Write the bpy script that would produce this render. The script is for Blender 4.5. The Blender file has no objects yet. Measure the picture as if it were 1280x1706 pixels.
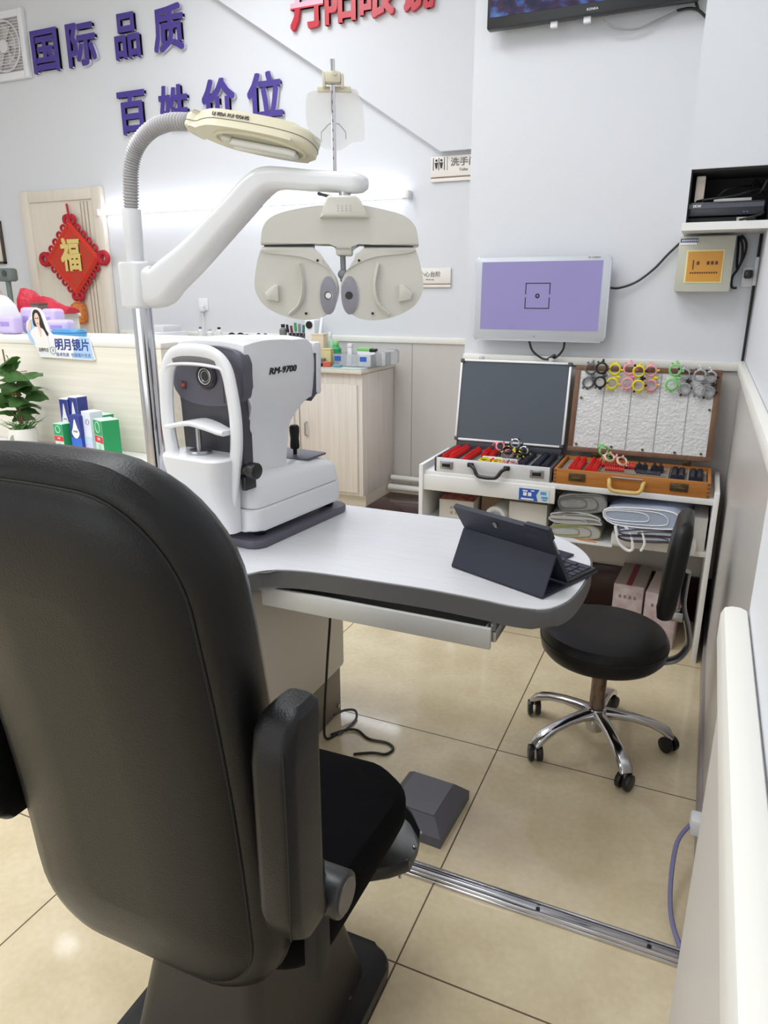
import bpy, bmesh, math, random
from mathutils import Vector, Matrix, Euler
random.seed(7)
SC = bpy.context.scene
COL = SC.collection
PI = math.pi
rad = math.radians

# ------------------------------------------------------------------ camera, light, exposure
FPX, PITCH, YAW, EYE = 1183.0, rad(17.06), rad(23.96), 1.35
cam_data = bpy.data.cameras.new('camera')
cam = bpy.data.objects.new('camera', cam_data); COL.objects.link(cam)
cam.location = (0, 0, EYE)
cam.rotation_euler = (PI/2 - PITCH, 0, YAW)
cam_data.sensor_fit = 'HORIZONTAL'; cam_data.sensor_width = 36
cam_data.lens = FPX/1280*36
cam_data.clip_start = 0.01; cam_data.clip_end = 60
SC.camera = cam
SC.view_settings.view_transform = 'Standard'
SC.view_settings.look = 'None'
SC.view_settings.exposure = 0.26
SC.view_settings.gamma = 1
SC.view_settings.use_curve_mapping = False
try:
    SC.cycles.use_denoising = True
    SC.cycles.denoiser = 'OPENIMAGEDENOISE'
    SC.cycles.max_bounces = 10
    SC.cycles.diffuse_bounces = 8
    SC.cycles.sample_clamp_indirect = 6
except Exception:
    pass
w = bpy.data.worlds.new('world'); SC.world = w; w.use_nodes = True
w.node_tree.nodes['Background'].inputs[0].default_value = (0.9, 0.95, 1, 1)
w.node_tree.nodes['Background'].inputs[1].default_value = 0.25

CEIL = 3.6
def area_light(name, loc, size, power, color=(1, 1, 1), rot=(0, 0, 0), size_y=None):
    l = bpy.data.lights.new(name, 'AREA'); l.energy = power; l.color = color
    l.shape = 'RECTANGLE'; l.size = size; l.size_y = size_y or size
    o = bpy.data.objects.new(name, l); COL.objects.link(o); o.location = loc; o.rotation_euler = rot
    return o
PANEL_SPOTS = [(-0.9, 0.95), (-3.4, 0.0), (-1.9, 1.5), (-2.7, 3.2), (-2.2, -1.9), (-4.2, 0.9)]  # first panel is added as fill for the right side; all are unseen
for i, (lx, ly) in enumerate(PANEL_SPOTS):
    area_light('panel_lamp', (lx, ly, CEIL-0.035), 0.6, 20 if i else 16, (0.9, 0.95, 1.0), size_y=1.2)
area_light('rear_fill', (-2.6, -3.4, 1.7), 4.5, 45, (0.9, 0.95, 1), (PI/2, 0, 0), size_y=2.6)  # added fill light before the closed rear wall, no shopfront is built

# pixel -> point on the vertical plane y = Y, or on the level z = Z (1280x1706 frame)
_R = Euler((PI/2-PITCH, 0, YAW)).to_matrix()
def ray(px, py): return _R @ Vector(((px-640)/FPX, -(py-853)/FPX, -1))
def onY(px, py, Y):
    d = ray(px, py); return Vector((0, 0, EYE)) + d*(Y/d.y)
def onZ(px, py, Z):
    d = ray(px, py); return Vector((0, 0, EYE)) + d*((Z-EYE)/d.z)

# ------------------------------------------------------------------ materials
def lin(c):
    def f(v):
        v /= 255.0
        return v/12.92 if v <= 0.04045 else ((v+0.055)/1.055)**2.4
    return (f(c[0]), f(c[1]), f(c[2]), 1)
_M = {}
def mat(name, c, rough=0.5, metal=0.0, spec=0.5, noise=None, bump=None, coat=0, emit=None, trans=0, alpha=1):
    """noise=(scale xyz, amount, second colour); bump=(scale, strength)"""
    if name in _M: return _M[name]
    m = bpy.data.materials.new(name); m.use_nodes = True
    nt = m.node_tree; b = nt.nodes['Principled BSDF']
    b.inputs['Base Color'].default_value = lin(c); b.inputs['Roughness'].default_value = rough
    b.inputs['Metallic'].default_value = metal; b.inputs['Specular IOR Level'].default_value = spec
    b.inputs['Coat Weight'].default_value = coat; b.inputs['Coat Roughness'].default_value = 0.15
    b.inputs['Transmission Weight'].default_value = trans; b.inputs['Alpha'].default_value = alpha
    if emit:
        b.inputs['Emission Color'].default_value = lin(emit[0]); b.inputs['Emission Strength'].default_value = emit[1]
    tc = nt.nodes.new('ShaderNodeTexCoord')
    if noise:
        mp = nt.nodes.new('ShaderNodeMapping'); mp.inputs['Scale'].default_value = noise[0]
        nz = nt.nodes.new('ShaderNodeTexNoise'); nz.inputs['Scale'].default_value = 1; nz.inputs['Detail'].default_value = 5
        rp = nt.nodes.new('ShaderNodeValToRGB')
        rp.color_ramp.elements[0].position = 0.5-noise[1]/2; rp.color_ramp.elements[1].position = 0.5+noise[1]/2
        rp.color_ramp.elements[0].color = lin(noise[2]); rp.color_ramp.elements[1].color = lin(c)
        nt.links.new(tc.outputs['Object'], mp.inputs[0]); nt.links.new(mp.outputs[0], nz.inputs['Vector'])
        nt.links.new(nz.outputs['Fac'], rp.inputs[0]); nt.links.new(rp.outputs[0], b.inputs['Base Color'])
    if bump:
        n2 = nt.nodes.new('ShaderNodeTexNoise'); n2.inputs['Scale'].default_value = bump[0]; n2.inputs['Detail'].default_value = 4
        bp = nt.nodes.new('ShaderNodeBump'); bp.inputs['Strength'].default_value = bump[1]; bp.inputs['Distance'].default_value = 0.01
        nt.links.new(tc.outputs['Object'], n2.inputs['Vector']); nt.links.new(n2.outputs['Fac'], bp.inputs['Height'])
        nt.links.new(bp.outputs[0], b.inputs['Normal'])
    _M[name] = m
    return m

def tile_material():
    m = bpy.data.materials.new('beige_tile'); m.use_nodes = True; nt = m.node_tree; L = nt.links.new
    b = nt.nodes['Principled BSDF']
    tc = nt.nodes.new('ShaderNodeTexCoord'); sp = nt.nodes.new('ShaderNodeSeparateXYZ'); L(tc.outputs['Object'], sp.inputs[0])
    def mth(op, a, bb):
        n = nt.nodes.new('ShaderNodeMath'); n.operation = op
        for i, v in enumerate((a, bb)):
            if v is None: continue
            if isinstance(v, (int, float)): n.inputs[i].default_value = v
            else: L(v, n.inputs[i])
        return n.outputs[0]
    def edge(ax, off):
        t = mth('DIVIDE', mth('ADD', sp.outputs[ax], off), 0.801)
        f = mth('FRACT', t, None)
        d = mth('MINIMUM', f, mth('SUBTRACT', 1, f))
        return mth('LESS_THAN', d, 0.0024), mth('FLOOR', t, None)
    gx, fx = edge('X', 0.4455+8.01); gy, fy = edge('Y', -1.065+8.01)
    g = mth('MAXIMUM', gx, gy)
    n1 = nt.nodes.new('ShaderNodeTexNoise'); n1.inputs['Scale'].default_value = 7; n1.inputs['Detail'].default_value = 8
    n2 = nt.nodes.new('ShaderNodeTexNoise'); n2.inputs['Scale'].default_value = 60; n2.inputs['Detail'].default_value = 3
    L(tc.outputs['Object'], n1.inputs['Vector']); L(tc.outputs['Object'], n2.inputs['Vector'])
    mx = mth('ADD', mth('MULTIPLY', n1.outputs['Fac'], 0.65), mth('MULTIPLY', n2.outputs['Fac'], 0.35))
    rp = nt.nodes.new('ShaderNodeValToRGB'); L(mx, rp.inputs[0])
    rp.color_ramp.elements[0].position = 0.36; rp.color_ramp.elements[1].position = 0.66
    rp.color_ramp.elements[0].color = lin((206, 190, 157)); rp.color_ramp.elements[1].color = lin((222, 208, 178))
    mix = nt.nodes.new('ShaderNodeMix'); mix.data_type = 'RGBA'
    L(g, mix.inputs[0]); L(rp.outputs[0], mix.inputs[6]); mix.inputs[7].default_value = lin((96, 76, 58))
    L(mix.outputs[2], b.inputs['Base Color'])
    L(mth('ADD', mth('MULTIPLY', g, 0.5), 0.08), b.inputs['Roughness'])
    b.inputs['Specular IOR Level'].default_value = 0.45
    return m

WALL = mat('white_paint', (213, 215, 220), 0.7, spec=0.3, bump=(90, 0.05))
CEILM = mat('ceiling_paint', (238, 238, 238), 0.85)
DADO = mat('grey_panel', (200, 196, 193), 0.35, noise=((3, 3, 0.4), 0.5, (194, 189, 185)))
TRIM = mat('cream_trim', (228, 226, 220), 0.4)
CREAM = mat('cream_door', (222, 214, 202), 0.4, noise=((40, 40, 1.5), 0.6, (214, 205, 192)))
WWOOD = mat('white_washed_wood', (231, 225, 219), 0.4, noise=((60, 60, 2.2), 0.6, (210, 200, 192)))
CWOOD = mat('counter_wood', (232, 228, 216), 0.4, noise=((1.2, 40, 45), 0.5, (216, 209, 194)))
WHITE = mat('white_laminate', (230, 229, 227), 0.35)
TOPW = mat('table_white', (214, 215, 219), 0.32, noise=((6, 90, 60), 0.5, (206, 207, 211)), bump=(160, 0.03))
EDGE = mat('grey_edge', (92, 92, 92), 0.5, bump=(300, 0.05))
LGREY = mat('light_grey_metal', (196, 196, 194), 0.35, metal=0.1)
ABSW = mat('white_plastic', (226, 227, 231), 0.28, coat=0.2)
ABSG = mat('pale_grey_plastic', (214, 215, 218), 0.3, coat=0.2)
PHOR = mat('ivory_plastic', (205, 203, 194), 0.32, coat=0.15)
PHORD = mat('dull_purple_grey', (143, 141, 152), 0.4)
LAMPB = mat('beige_plastic', (206, 200, 176), 0.35, coat=0.1)
DGREY = mat('dark_grey_plastic', (72, 72, 80), 0.42)
MGREY = mat('slate_plastic', (88, 86, 98), 0.4)
BLACKP = mat('black_plastic', (22, 22, 24), 0.35)
BLACKM = mat('matt_black', (10, 10, 12), 0.7)
LENS = mat('lens_glass', (12, 12, 18), 0.05, coat=0.6)
CHROME = mat('chrome', (205, 205, 210), 0.13, metal=1.0)
STEEL = mat('brushed_steel', (180, 180, 184), 0.3, metal=1.0)
RUSTC = mat('tarnished_chrome', (158, 142, 130), 0.28, metal=1.0, noise=((60, 60, 30), 0.5, (110, 88, 74)))
LEATH = mat('black_leather', (18, 18, 19), 0.33, spec=0.27, bump=(420, 0.12))
CLOTHB = mat('black_cloth', (8, 8, 10), 0.95, spec=0.1, bump=(14, 0.5))
FOLIO = mat('navy_black_leatherette', (33, 38, 54), 0.55, bump=(600, 0.15))
KEYM = mat('key_plastic', (52, 52, 66), 0.5)
PURPLE = mat('purple_acrylic', (70, 54, 140), 0.35)
LILAC = mat('lilac_edge', (206, 202, 220), 0.4)
REDL = mat('red_acrylic', (186, 24, 44), 0.35)
PINKF = mat('pink_film', (226, 170, 190), 0.4)
ALU = mat('aluminium', (228, 228, 231), 0.32, metal=0.3)
LINER = mat('slate_felt', (92, 98, 106), 0.9, spec=0.1)
FOAM = mat('grey_foam', (120, 122, 124), 0.9, spec=0.1)
OAK = mat('varnished_oak', (198, 132, 58), 0.35, noise=((3, 60, 40), 0.6, (150, 88, 34)))
WALNUT = mat('brown_wood', (126, 90, 66), 0.5, noise=((60, 60, 4), 0.6, (98, 68, 48)))
TAUPE = mat('taupe_felt', (140, 128, 116), 0.9)
FOIL = mat('crinkled_white_lining', (222, 222, 222), 0.45, metal=0.1, noise=((20, 14, 130), 0.5, (196, 196, 198)), bump=(90, 0.5))
RED = mat('red_plastic', (214, 38, 36), 0.35)
DNAVY = mat('dark_navy_rim', (36, 40, 52), 0.35)
YEL = mat('yellow_plastic', (228, 214, 50), 0.35)
PINK = mat('pink_plastic', (236, 160, 172), 0.35)
GREEN = mat('green_plastic', (130, 205, 120), 0.35)
BRASS = mat('aged_brass', (120, 100, 70), 0.4, metal=0.8, noise=((90, 90, 90), 0.6, (60, 50, 40)))
HANDLE = mat('tan_plastic', (206, 174, 104), 0.4)
CARDB = mat('white_carton', (222, 218, 210), 0.7)
CARDD = mat('brown_carton', (168, 140, 116), 0.8)
GCLOTH = mat('grey_cloth', (156, 156, 152), 0.9, noise=((30, 30, 30), 0.5, (132, 132, 130)), bump=(200, 0.3))
BCLOTH = mat('blue_grey_cloth', (164, 174, 194), 0.85, bump=(200, 0.25))
DARKRED = mat('dark_red_tile', (52, 26, 26), 0.15)
SCREEN = mat('lilac_screen', (66, 62, 84), 0.3, emit=((140, 132, 184), 0.66))
INK = mat('screen_ink', (38, 34, 66), 0.4)
BLUEP = mat('blue_print', (44, 92, 178), 0.5)
NAVYT = mat('navy_print', (46, 62, 140), 0.5)
WHITEP = mat('white_print', (238, 238, 240), 0.5)
GREYP = mat('grey_print', (110, 104, 104), 0.5)
GOLD = mat('gold_print', (218, 196, 120), 0.4)
FURED = mat('red_velvet', (206, 30, 30), 0.6, noise=((26, 26, 26), 0.35, (168, 70, 34)))
FURIM = mat('crimson_cord', (176, 20, 40), 0.6)
AMBER = mat('amber_window', (206, 144, 32), 0.3, coat=0.3)
PUTTY = mat('putty_paint', (188, 188, 174), 0.45)
LEAF = mat('leaf_green', (112, 156, 88), 0.45, noise=((30, 30, 30), 0.6, (66, 112, 56)))
STEM = mat('brown_stem', (112, 84, 56), 0.7)
POT = mat('white_glaze', (230, 226, 218), 0.25)
GREENB = mat('green_carton', (44, 158, 96), 0.5)
MINT = mat('mint_carton', (196, 226, 208), 0.5)
PAPER = mat('pale_lilac_carton', (222, 226, 236), 0.5)
CLEAR = mat('clear_plastic', (238, 240, 244), 0.12, trans=0.75)
MILKY = mat('clear_card', (226, 226, 220), 0.2, trans=0.5, alpha=0.45)
GLASS = mat('green_glass', (190, 206, 204), 0.06, coat=0.5)
TUBE = mat('lit_tube', (255, 255, 255), 0.4, emit=((236, 242, 255), 8.5))
LEDP = mat('led_diffuser', (255, 255, 255), 0.4, emit=((255, 252, 246), 1.6))
LILACW = mat('lilac_wrap', (198, 184, 226), 0.4)
SKYB = mat('sky_blue_plastic', (84, 158, 208), 0.35)
SKIN = mat('printed_skin', (232, 200, 184), 0.6)
HAIRP = mat('printed_hair', (44, 36, 40), 0.6)
PALEB = mat('pale_blue_print', (172, 204, 238), 0.5)
CORDP = mat('purple_grey_cord', (120, 118, 156), 0.45)
ORANGE = mat('orange_plastic', (214, 130, 66), 0.5)

# ------------------------------------------------------------------ mesh building
def spline(pts, n=6, closed=True):
    out = []; N = len(pts)
    rng = range(N) if closed else range(N-1)
    for i in rng:
        g = (lambda k: Vector(pts[k % N])) if closed else (lambda k: Vector(pts[max(0, min(N-1, k))]))
        p0, p1, p2, p3 = g(i-1), g(i), g(i+1), g(i+2)
        for k in range(n):
            t = k/n
            out.append(0.5*((2*p1)+(p2-p0)*t+(2*p0-5*p1+4*p2-p3)*t*t+(3*p1-p0-3*p2+p3)*t**3))
    if not closed: out.append(Vector(pts[-1]))
    return out
def rrect(w, h, r, n=6):
    r = min(r, w/2-1e-5, h/2-1e-5); o = []
    for cx, cy, a0 in ((w/2-r, h/2-r, 0), (-w/2+r, h/2-r, 90), (-w/2+r, -h/2+r, 180), (w/2-r, -h/2+r, 270)):
        for k in range(n+1):
            a = rad(a0+90*k/n); o.append((cx+r*math.cos(a), cy+r*math.sin(a)))
    return o
def ellipse(a, b, n=32, cx=0, cy=0): return [(cx+a*math.cos(2*PI*k/n), cy+b*math.sin(2*PI*k/n)) for k in range(n)]

class MB:
    def __init__(s): s.bm = bmesh.new(); s.mi = 0; s.X = None
    def _add(s, t, mx=None):
        if mx is not None: t.transform(mx)
        if s.X is not None: t.transform(s.X)
        bmesh.ops.recalc_face_normals(t, faces=t.faces)
        for f in t.faces: f.material_index = s.mi
        me = bpy.data.meshes.new('t'); t.to_mesh(me); t.free(); s.bm.from_mesh(me); bpy.data.meshes.remove(me)
        return s
    def box(s, c, d, bev=0, rot=None, seg=2):
        t = bmesh.new(); bmesh.ops.create_cube(t, size=1); t.transform(Matrix.Diagonal((d[0], d[1], d[2], 1)))
        if bev: bmesh.ops.bevel(t, geom=t.edges[:], offset=min(bev, min(d)*0.49), segments=seg, affect='EDGES', profile=0.5)
        mx = Matrix.Translation(c)
        if rot: mx = mx @ Euler(rot).to_matrix().to_4x4()
        return s._add(t, mx)
    def prism(s, pts, plane, d0, d1, bev=0, seg=2, mx=None, bevmode='both'):
        t = bmesh.new()
        def P(p, d):
            a, b = p[0], p[1]
            return {'xy': (a, b, d), 'xz': (a, d, b), 'yz': (d, a, b)}[plane]
        v0 = [t.verts.new(P(p, d0)) for p in pts]; v1 = [t.verts.new(P(p, d1)) for p in pts]
        n = len(pts); f0 = t.faces.new(v0); f1 = t.faces.new(v1[::-1])
        for i in range(n): t.faces.new((v0[i], v0[(i+1) % n], v1[(i+1) % n], v1[i]))
        if bev:
            e = []
            if bevmode in ('both', 'd0'): e += list(f0.edges)
            if bevmode in ('both', 'd1'): e += list(f1.edges)
            bmesh.ops.bevel(t, geom=e, offset=bev, segments=seg, affect='EDGES', profile=0.5, clamp_overlap=True)
        return s._add(t, mx)
    def loft(s, rings, cap=True, closed=False):
        t = bmesh.new(); R = [[t.verts.new(p) for p in r] for r in rings]; n = len(rings[0])
        for a, b in zip(R, R[1:]+(R[:1] if closed else [])):
            for i in range(n): t.faces.new((a[i], a[(i+1) % n], b[(i+1) % n], b[i]))
        if cap and not closed: t.faces.new(R[0][::-1]); t.faces.new(R[-1])
        return s._add(t)
    def tube(s, pts, r, seg=10, cap=True, smooth=0, closed=False, flat=None):
        if smooth: pts = spline(pts, smooth, closed)
        pts = [Vector(p) for p in pts]; n = len(pts); rings = []
        up = Vector((0, 0, 1)); prev = None
        for i, p in enumerate(pts):
            a = pts[i-1] if (i or closed) else p; b = pts[(i+1) % n] if (i < n-1 or closed) else p
            d = (b-a).normalized()
            if prev is None:
                x = d.cross(up)
                if x.length < 0.1: x = d.cross(Vector((0, 1, 0)))
            else: x = prev - d*prev.dot(d)
            x.normalize(); prev = x; y = d.cross(x)
            rr = r(i/(n-1)) if callable(r) else r
            ra, rb = (rr, rr) if flat is None else (flat[0], flat[1])
            rings.append([p + x*ra*math.cos(2*PI*k/seg) + y*rb*math.sin(2*PI*k/seg) for k in range(seg)])
        return s.loft(rings, cap, closed)
    def cyl(s, p0, p1, r, r2=None, seg=24, bev=0):
        p0, p1 = Vector(p0), Vector(p1); d = p1-p0; L = d.length
        q = d.to_track_quat('Z', 'Y').to_matrix().to_4x4(); r2 = r if r2 is None else r2
        t = bmesh.new()
        a = [t.verts.new((r*math.cos(2*PI*k/seg), r*math.sin(2*PI*k/seg), 0)) for k in range(seg)]
        b = [t.verts.new((r2*math.cos(2*PI*k/seg), r2*math.sin(2*PI*k/seg), L)) for k in range(seg)]
        f0 = t.faces.new(a[::-1]); f1 = t.faces.new(b)
        for i in range(seg): t.faces.new((a[i], a[(i+1) % seg], b[(i+1) % seg], b[i]))
        if bev: bmesh.ops.bevel(t, geom=list(f0.edges)+list(f1.edges), offset=bev, segments=2, affect='EDGES', profile=0.5)
        return s._add(t, Matrix.Translation(p0) @ q)
    def lathe(s, prof, c=(0, 0, 0), seg=32, rot=None):
        rings = [[(max(r, 1e-4)*math.cos(2*PI*k/seg), max(r, 1e-4)*math.sin(2*PI*k/seg), z) for k in range(seg)] for r, z in prof]
        t = bmesh.new(); R = [[t.verts.new(p) for p in r] for r in rings]
        for a, b in zip(R, R[1:]):
            for i in range(seg): t.faces.new((a[i], a[(i+1) % seg], b[(i+1) % seg], b[i]))
        t.faces.new(R[0][::-1]); t.faces.new(R[-1])
        mx = Matrix.Translation(c)
        if rot: mx = mx @ Euler(rot).to_matrix().to_4x4()
        return s._add(t, mx)
    def ball(s, c, r, sc=(1, 1, 1), rot=None, seg=20):
        t = bmesh.new(); bmesh.ops.create_uvsphere(t, u_segments=seg, v_segments=seg//2, radius=r)
        mx = Matrix.Translation(c)
        if rot: mx = mx @ Euler(rot).to_matrix().to_4x4()
        return s._add(t, mx @ Matrix.Diagonal((sc[0], sc[1], sc[2], 1)))
    def ring(s, c, R, r, axis='y', seg=24, s2=8):
        pts = []
        for k in range(seg):
            a = 2*PI*k/seg; u, v = R*math.cos(a), R*math.sin(a)
            pts.append(Vector(c)+Vector({'y': (u, 0, v), 'z': (u, v, 0), 'x': (0, u, v)}[axis]))
        return s.tube(pts, r, s2, closed=True)
    def text(s, body, c, w=None, h=None, depth=0.002, bold=0.0, mx=None, shear=0):
        """flat lettering standing in the x-z plane, facing -y, centred on c"""
        cu = bpy.data.curves.new('txt', 'FONT'); cu.body = body; cu.extrude = 0.5; cu.resolution_u = 2; cu.shear = shear
        o = bpy.data.objects.new('txt', cu); COL.objects.link(o)
        dg = bpy.context.evaluated_depsgraph_get(); dg.update()
        me = bpy.data.meshes.new_from_object(o.evaluated_get(dg))
        t = bmesh.new()
        for k, (ox, oy) in enumerate(((0, 0), (1, 1), (-1, 1), (1, -1), (-1, -1), (0, 1), (0, -1), (1, 0), (-1, 0)) if bold else ((0, 0),)):
            me.transform(Matrix.Translation((ox*bold, oy*bold, 0.004*k))); t.from_mesh(me); me.transform(Matrix.Translation((-ox*bold, -oy*bold, -0.004*k)))
        bpy.data.meshes.remove(me); bpy.data.objects.remove(o); bpy.data.curves.remove(cu)
        xs = [v.co.x for v in t.verts]; ys = [v.co.y for v in t.verts]
        bw, bh = max(xs)-min(xs), max(ys)-min(ys)
        sx = w/bw if w else h/bh; sy = h/bh if h else sx
        m = Matrix.Rotation(PI/2, 4, 'X') @ Matrix.Diagonal((sx, sy, depth, 1)) @ Matrix.Translation((-(max(xs)+min(xs))/2, -(max(ys)+min(ys))/2, 0))
        m = Matrix.Translation(c) @ (mx or Matrix.Identity(4)) @ m
        return s._add(t, m)
    def go(s, name, m, parent=None, smooth=35, loc=None):
        me = bpy.data.meshes.new(name); s.bm.to_mesh(me); s.bm.free()
        for x in (m if isinstance(m, (list, tuple)) else [m]): me.materials.append(x)
        if smooth:
            me.shade_smooth()
            me.set_sharp_from_angle(angle=rad(smooth))
        o = bpy.data.objects.new(name, me); COL.objects.link(o)
        if parent: o.parent = parent
        if loc is not None: o.location = loc
        return o
def tag(o, label, cat, group=None, kind=None):
    o['label'] = label; o['category'] = cat
    if group: o['group'] = group
    if kind: o['kind'] = kind
    return o
def thing(name, label, cat, loc=(0, 0, 0), rz=0, group=None):
    o = bpy.data.objects.new(name, None); COL.objects.link(o); o.location = loc; o.rotation_euler = (0, 0, rz)
    o.empty_display_size = 0.05
    return tag(o, label, cat, group)
def struct(o):
    o['kind'] = 'structure'; return o
def lab(o, t): o['label'] = t; return o
def dup(root, loc, label, rot=None):
    r = root.copy(); COL.objects.link(r); r.location = loc; r['label'] = label
    if rot is not None: r.rotation_euler = rot
    for ch in root.children:
        c = ch.copy(); COL.objects.link(c); c.parent = r
        for g in ch.children:
            d = g.copy(); COL.objects.link(d); d.parent = c
    return r

# ================================================================== THE SETTING
YB, YT = 4.55, 3.10          # back wall, pillar face with the monitor
XR, XN = 0.14, 0.06          # right wall beyond the opening, near wall
def sbox(name, x0, x1, y0, y1, z0, z1, m, parent=None, bev=0):
    o = MB().box(((x0+x1)/2, (y0+y1)/2, (z0+z1)/2), (x1-x0, y1-y0, z1-z0), bev).go(name, m, parent, smooth=30 if bev else 0)
    if parent is None: struct(o)
    return o
sbox('floor', -6.2, 0.4, -3.7, 4.8, -0.1, 0, tile_material())
sbox('ceiling', -6.2, 0.4, -3.7, 4.8, CEIL, CEIL+0.1, CEILM)
wb = sbox('wall_back', -6.2, -0.98, YB, YB+0.2, 0, CEIL, WALL)
sbox('panel', -4.34, -0.99, YB-0.008, YB+0.01, 0.0, 1.04, DADO, wb)
for gx in (-3.4, -2.6, -1.81, -1.2): sbox('panel_joint', gx-0.002, gx+0.002, YB-0.0095, YB, 0.02, 1.04, mat('joint_grey', (150, 145, 140), 0.6), wb)  # thin grey strips mark the panel joints
sbox('trim_1', -4.34, -0.99, YB-0.022, YB, 1.035, 1.075, TRIM, bev=0.006)
ws = MB().prism([(-4.35, 3.6), (-3.83, 3.6), (-1.62, 2.178), (-0.985, 2.178), (-0.985, 3.6)], 'xz', YB-0.06, YB).go('wall_stairs', WALL, smooth=0); struct(ws)
sbox('wall_left', -6.3, -6.1, -3.7, 4.8, 0, CEIL, WALL)
sbox('wall_rear', -6.2, 0.4, -3.8, -3.6, 0, CEIL, WALL)
wp = sbox('wall_pillar', -0.985, 0.4, YT, YB+0.2, 0, CEIL, WALL)
sbox('panel', -0.975, XR, YT-0.008, YT+0.01, 0.2, 1.06, DADO, wp)
for gx in (-0.52, -0.43): sbox('panel_joint', gx-0.002, gx+0.002, YT-0.0095, YT, 0.2, 1.06, mat('joint_grey', (150, 145, 140), 0.6), wp)
sbox('trim_2', -0.985, XR, YT-0.024, YT, 1.065, 1.1, TRIM, bev=0.006)
MB().box(((-0.965+XR)/2, YT-0.012, 0.105), (XR+0.965, 0.024, 0.2), 0.003).go('baseboard_pillar', DARKRED)['kind'] = 'structure'
wr = sbox('wall_right', XR, XR+0.25, 0.6, YT, 0, CEIL, WALL)
sbox('panel', XR-0.008, XR+0.01, 0.62, YT-0.03, 0.07, 1.06, DADO, wr)
sbox('trim_3', XR-0.026, XR, 0.62, YT-0.026, 1.065, 1.105, TRIM, bev=0.008)
MB().box((XR-0.009, 1.85, 0.035), (0.018, 2.44, 0.07), 0.004).go('baseboard_right', mat('mauve_skirting', (150, 140, 142), 0.35))['kind'] = 'structure'
wn = sbox('wall_near', XN, XR+0.25, -3.7, 0.635, 0, CEIL, WALL)
sbox('panel', XN-0.012, XN+0.01, -3.5, 0.635, 0.05, 1.06, DADO, wn)
sbox('trim_4', XN-0.022, XN, -3.5, 0.637, 1.055, 1.095, TRIM, bev=0.008)
# boxed-out cabinet above the fuse box, with the open recorder niche
BX0, BX1, BY = -0.132, XR, 2.86
bk = sbox('wall_bulkhead', BX0, BX1, BY, YT, 1.757, CEIL, WALL)
sbox('stile', BX0, BX0+0.012, BY, YT, 1.588, 1.757, WALL, bk)
sbox('ledge', BX0, BX1, BY, YT, 1.562, 1.588, WHITE, bk)
NICHE = mat('niche_dark', (46, 44, 44), 0.8)  # dark niche interior is put into the colour of thin boards
sbox('lining', BX0+0.012, BX1, YT-0.012, YT-0.002, 1.588, 1.757, NICHE, bk)
sbox('lining', BX0+0.012, BX1, BY+0.012, YT-0.012, 1.750, 1.756, NICHE, bk)
sbox('lining', BX0+0.012, BX0+0.016, BY+0.012, YT-0.012, 1.588, 1.75, NICHE, bk)
# door with its frame
dr = sbox('door_1', -5.14, -4.47, YB-0.03, YB, 0, 2.05, CREAM)
for a, b, c, d in ((-5.24, -5.14, 0, 2.14), (-4.47, -4.37, 0, 2.14), (-5.235, -4.375, 2.05, 2.135)):
    sbox('frame', a, b, YB-0.05+(0.003 if c else 0), YB-0.001, c, d, CREAM, dr, bev=0.012)
for gx in (-4.60, -4.565, -4.53): sbox('groove', gx-0.004, gx+0.004, YB-0.034, YB-0.029, 0, 2.04, mat('groove_brown', (168, 156, 142), 0.6), dr)
# shiny floor track of the sliding door
tr = MB()
tr.box((-0.42, 1.315, 0.004), (1.12, 0.045, 0.008), 0.002)
for dy in (-0.014, 0.014): tr.box((-0.42, 1.315+dy, 0.010), (1.12, 0.009, 0.012), 0.004)
tr = struct(tr.go('trim_5', CHROME))
for sx in (-0.62, -0.2, 0.04): MB().cyl((sx, 1.315, 0.008), (sx, 1.315, 0.0105), 0.005, seg=12).go('screw', BLACKP, tr)
# dark step stone past the pillar, and water pipe along the back wall
MB().box((-1.45, 4.2, 0.012), (0.93, 0.42, 0.024), 0.004).go('trim_6', DARKRED)['kind'] = 'structure'
pp = MB(); pp.tube([(-1.93, 4.43, 0.055), (-0.99, 4.43, 0.055)], 0.022, 14); pp.tube([(-1.93, 4.47, 0.115), (-0.99, 4.47, 0.115)], 0.018, 14)
tag(pp.go('water_pipe', TRIM), 'pair of cream water pipes along the foot of the wall beside the wooden bench cabinet', 'pipe')
# ceiling light panels (unseen above the frame, the first added as fill) and one small downlight
for i, (lx, ly) in enumerate(PANEL_SPOTS):
    t = thing('ceiling_light', 'unseen white rectangular ceiling light panel above the shop floor', 'ceiling light', (lx, ly, CEIL), group='ceiling light panels')
    MB().box((0, 0, -0.012), (0.64, 1.24, 0.022), 0.003).go('frame', WHITE, t)
    MB().box((0, 0, -0.025), (0.6, 1.2, 0.004)).go('diffuser', LEDP, t)
t = thing('downlight', 'small round recessed downlight in the ceiling over the shop floor', 'ceiling light', (-4.08, 2.98, CEIL))
MB().cyl((0, 0, -0.012), (0, 0, 0), 0.11).go('trim_ring', WHITE, t)
MB().cyl((0, 0, -0.02), (0, 0, -0.012), 0.085).go('diffuser', TUBE, t)

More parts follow.
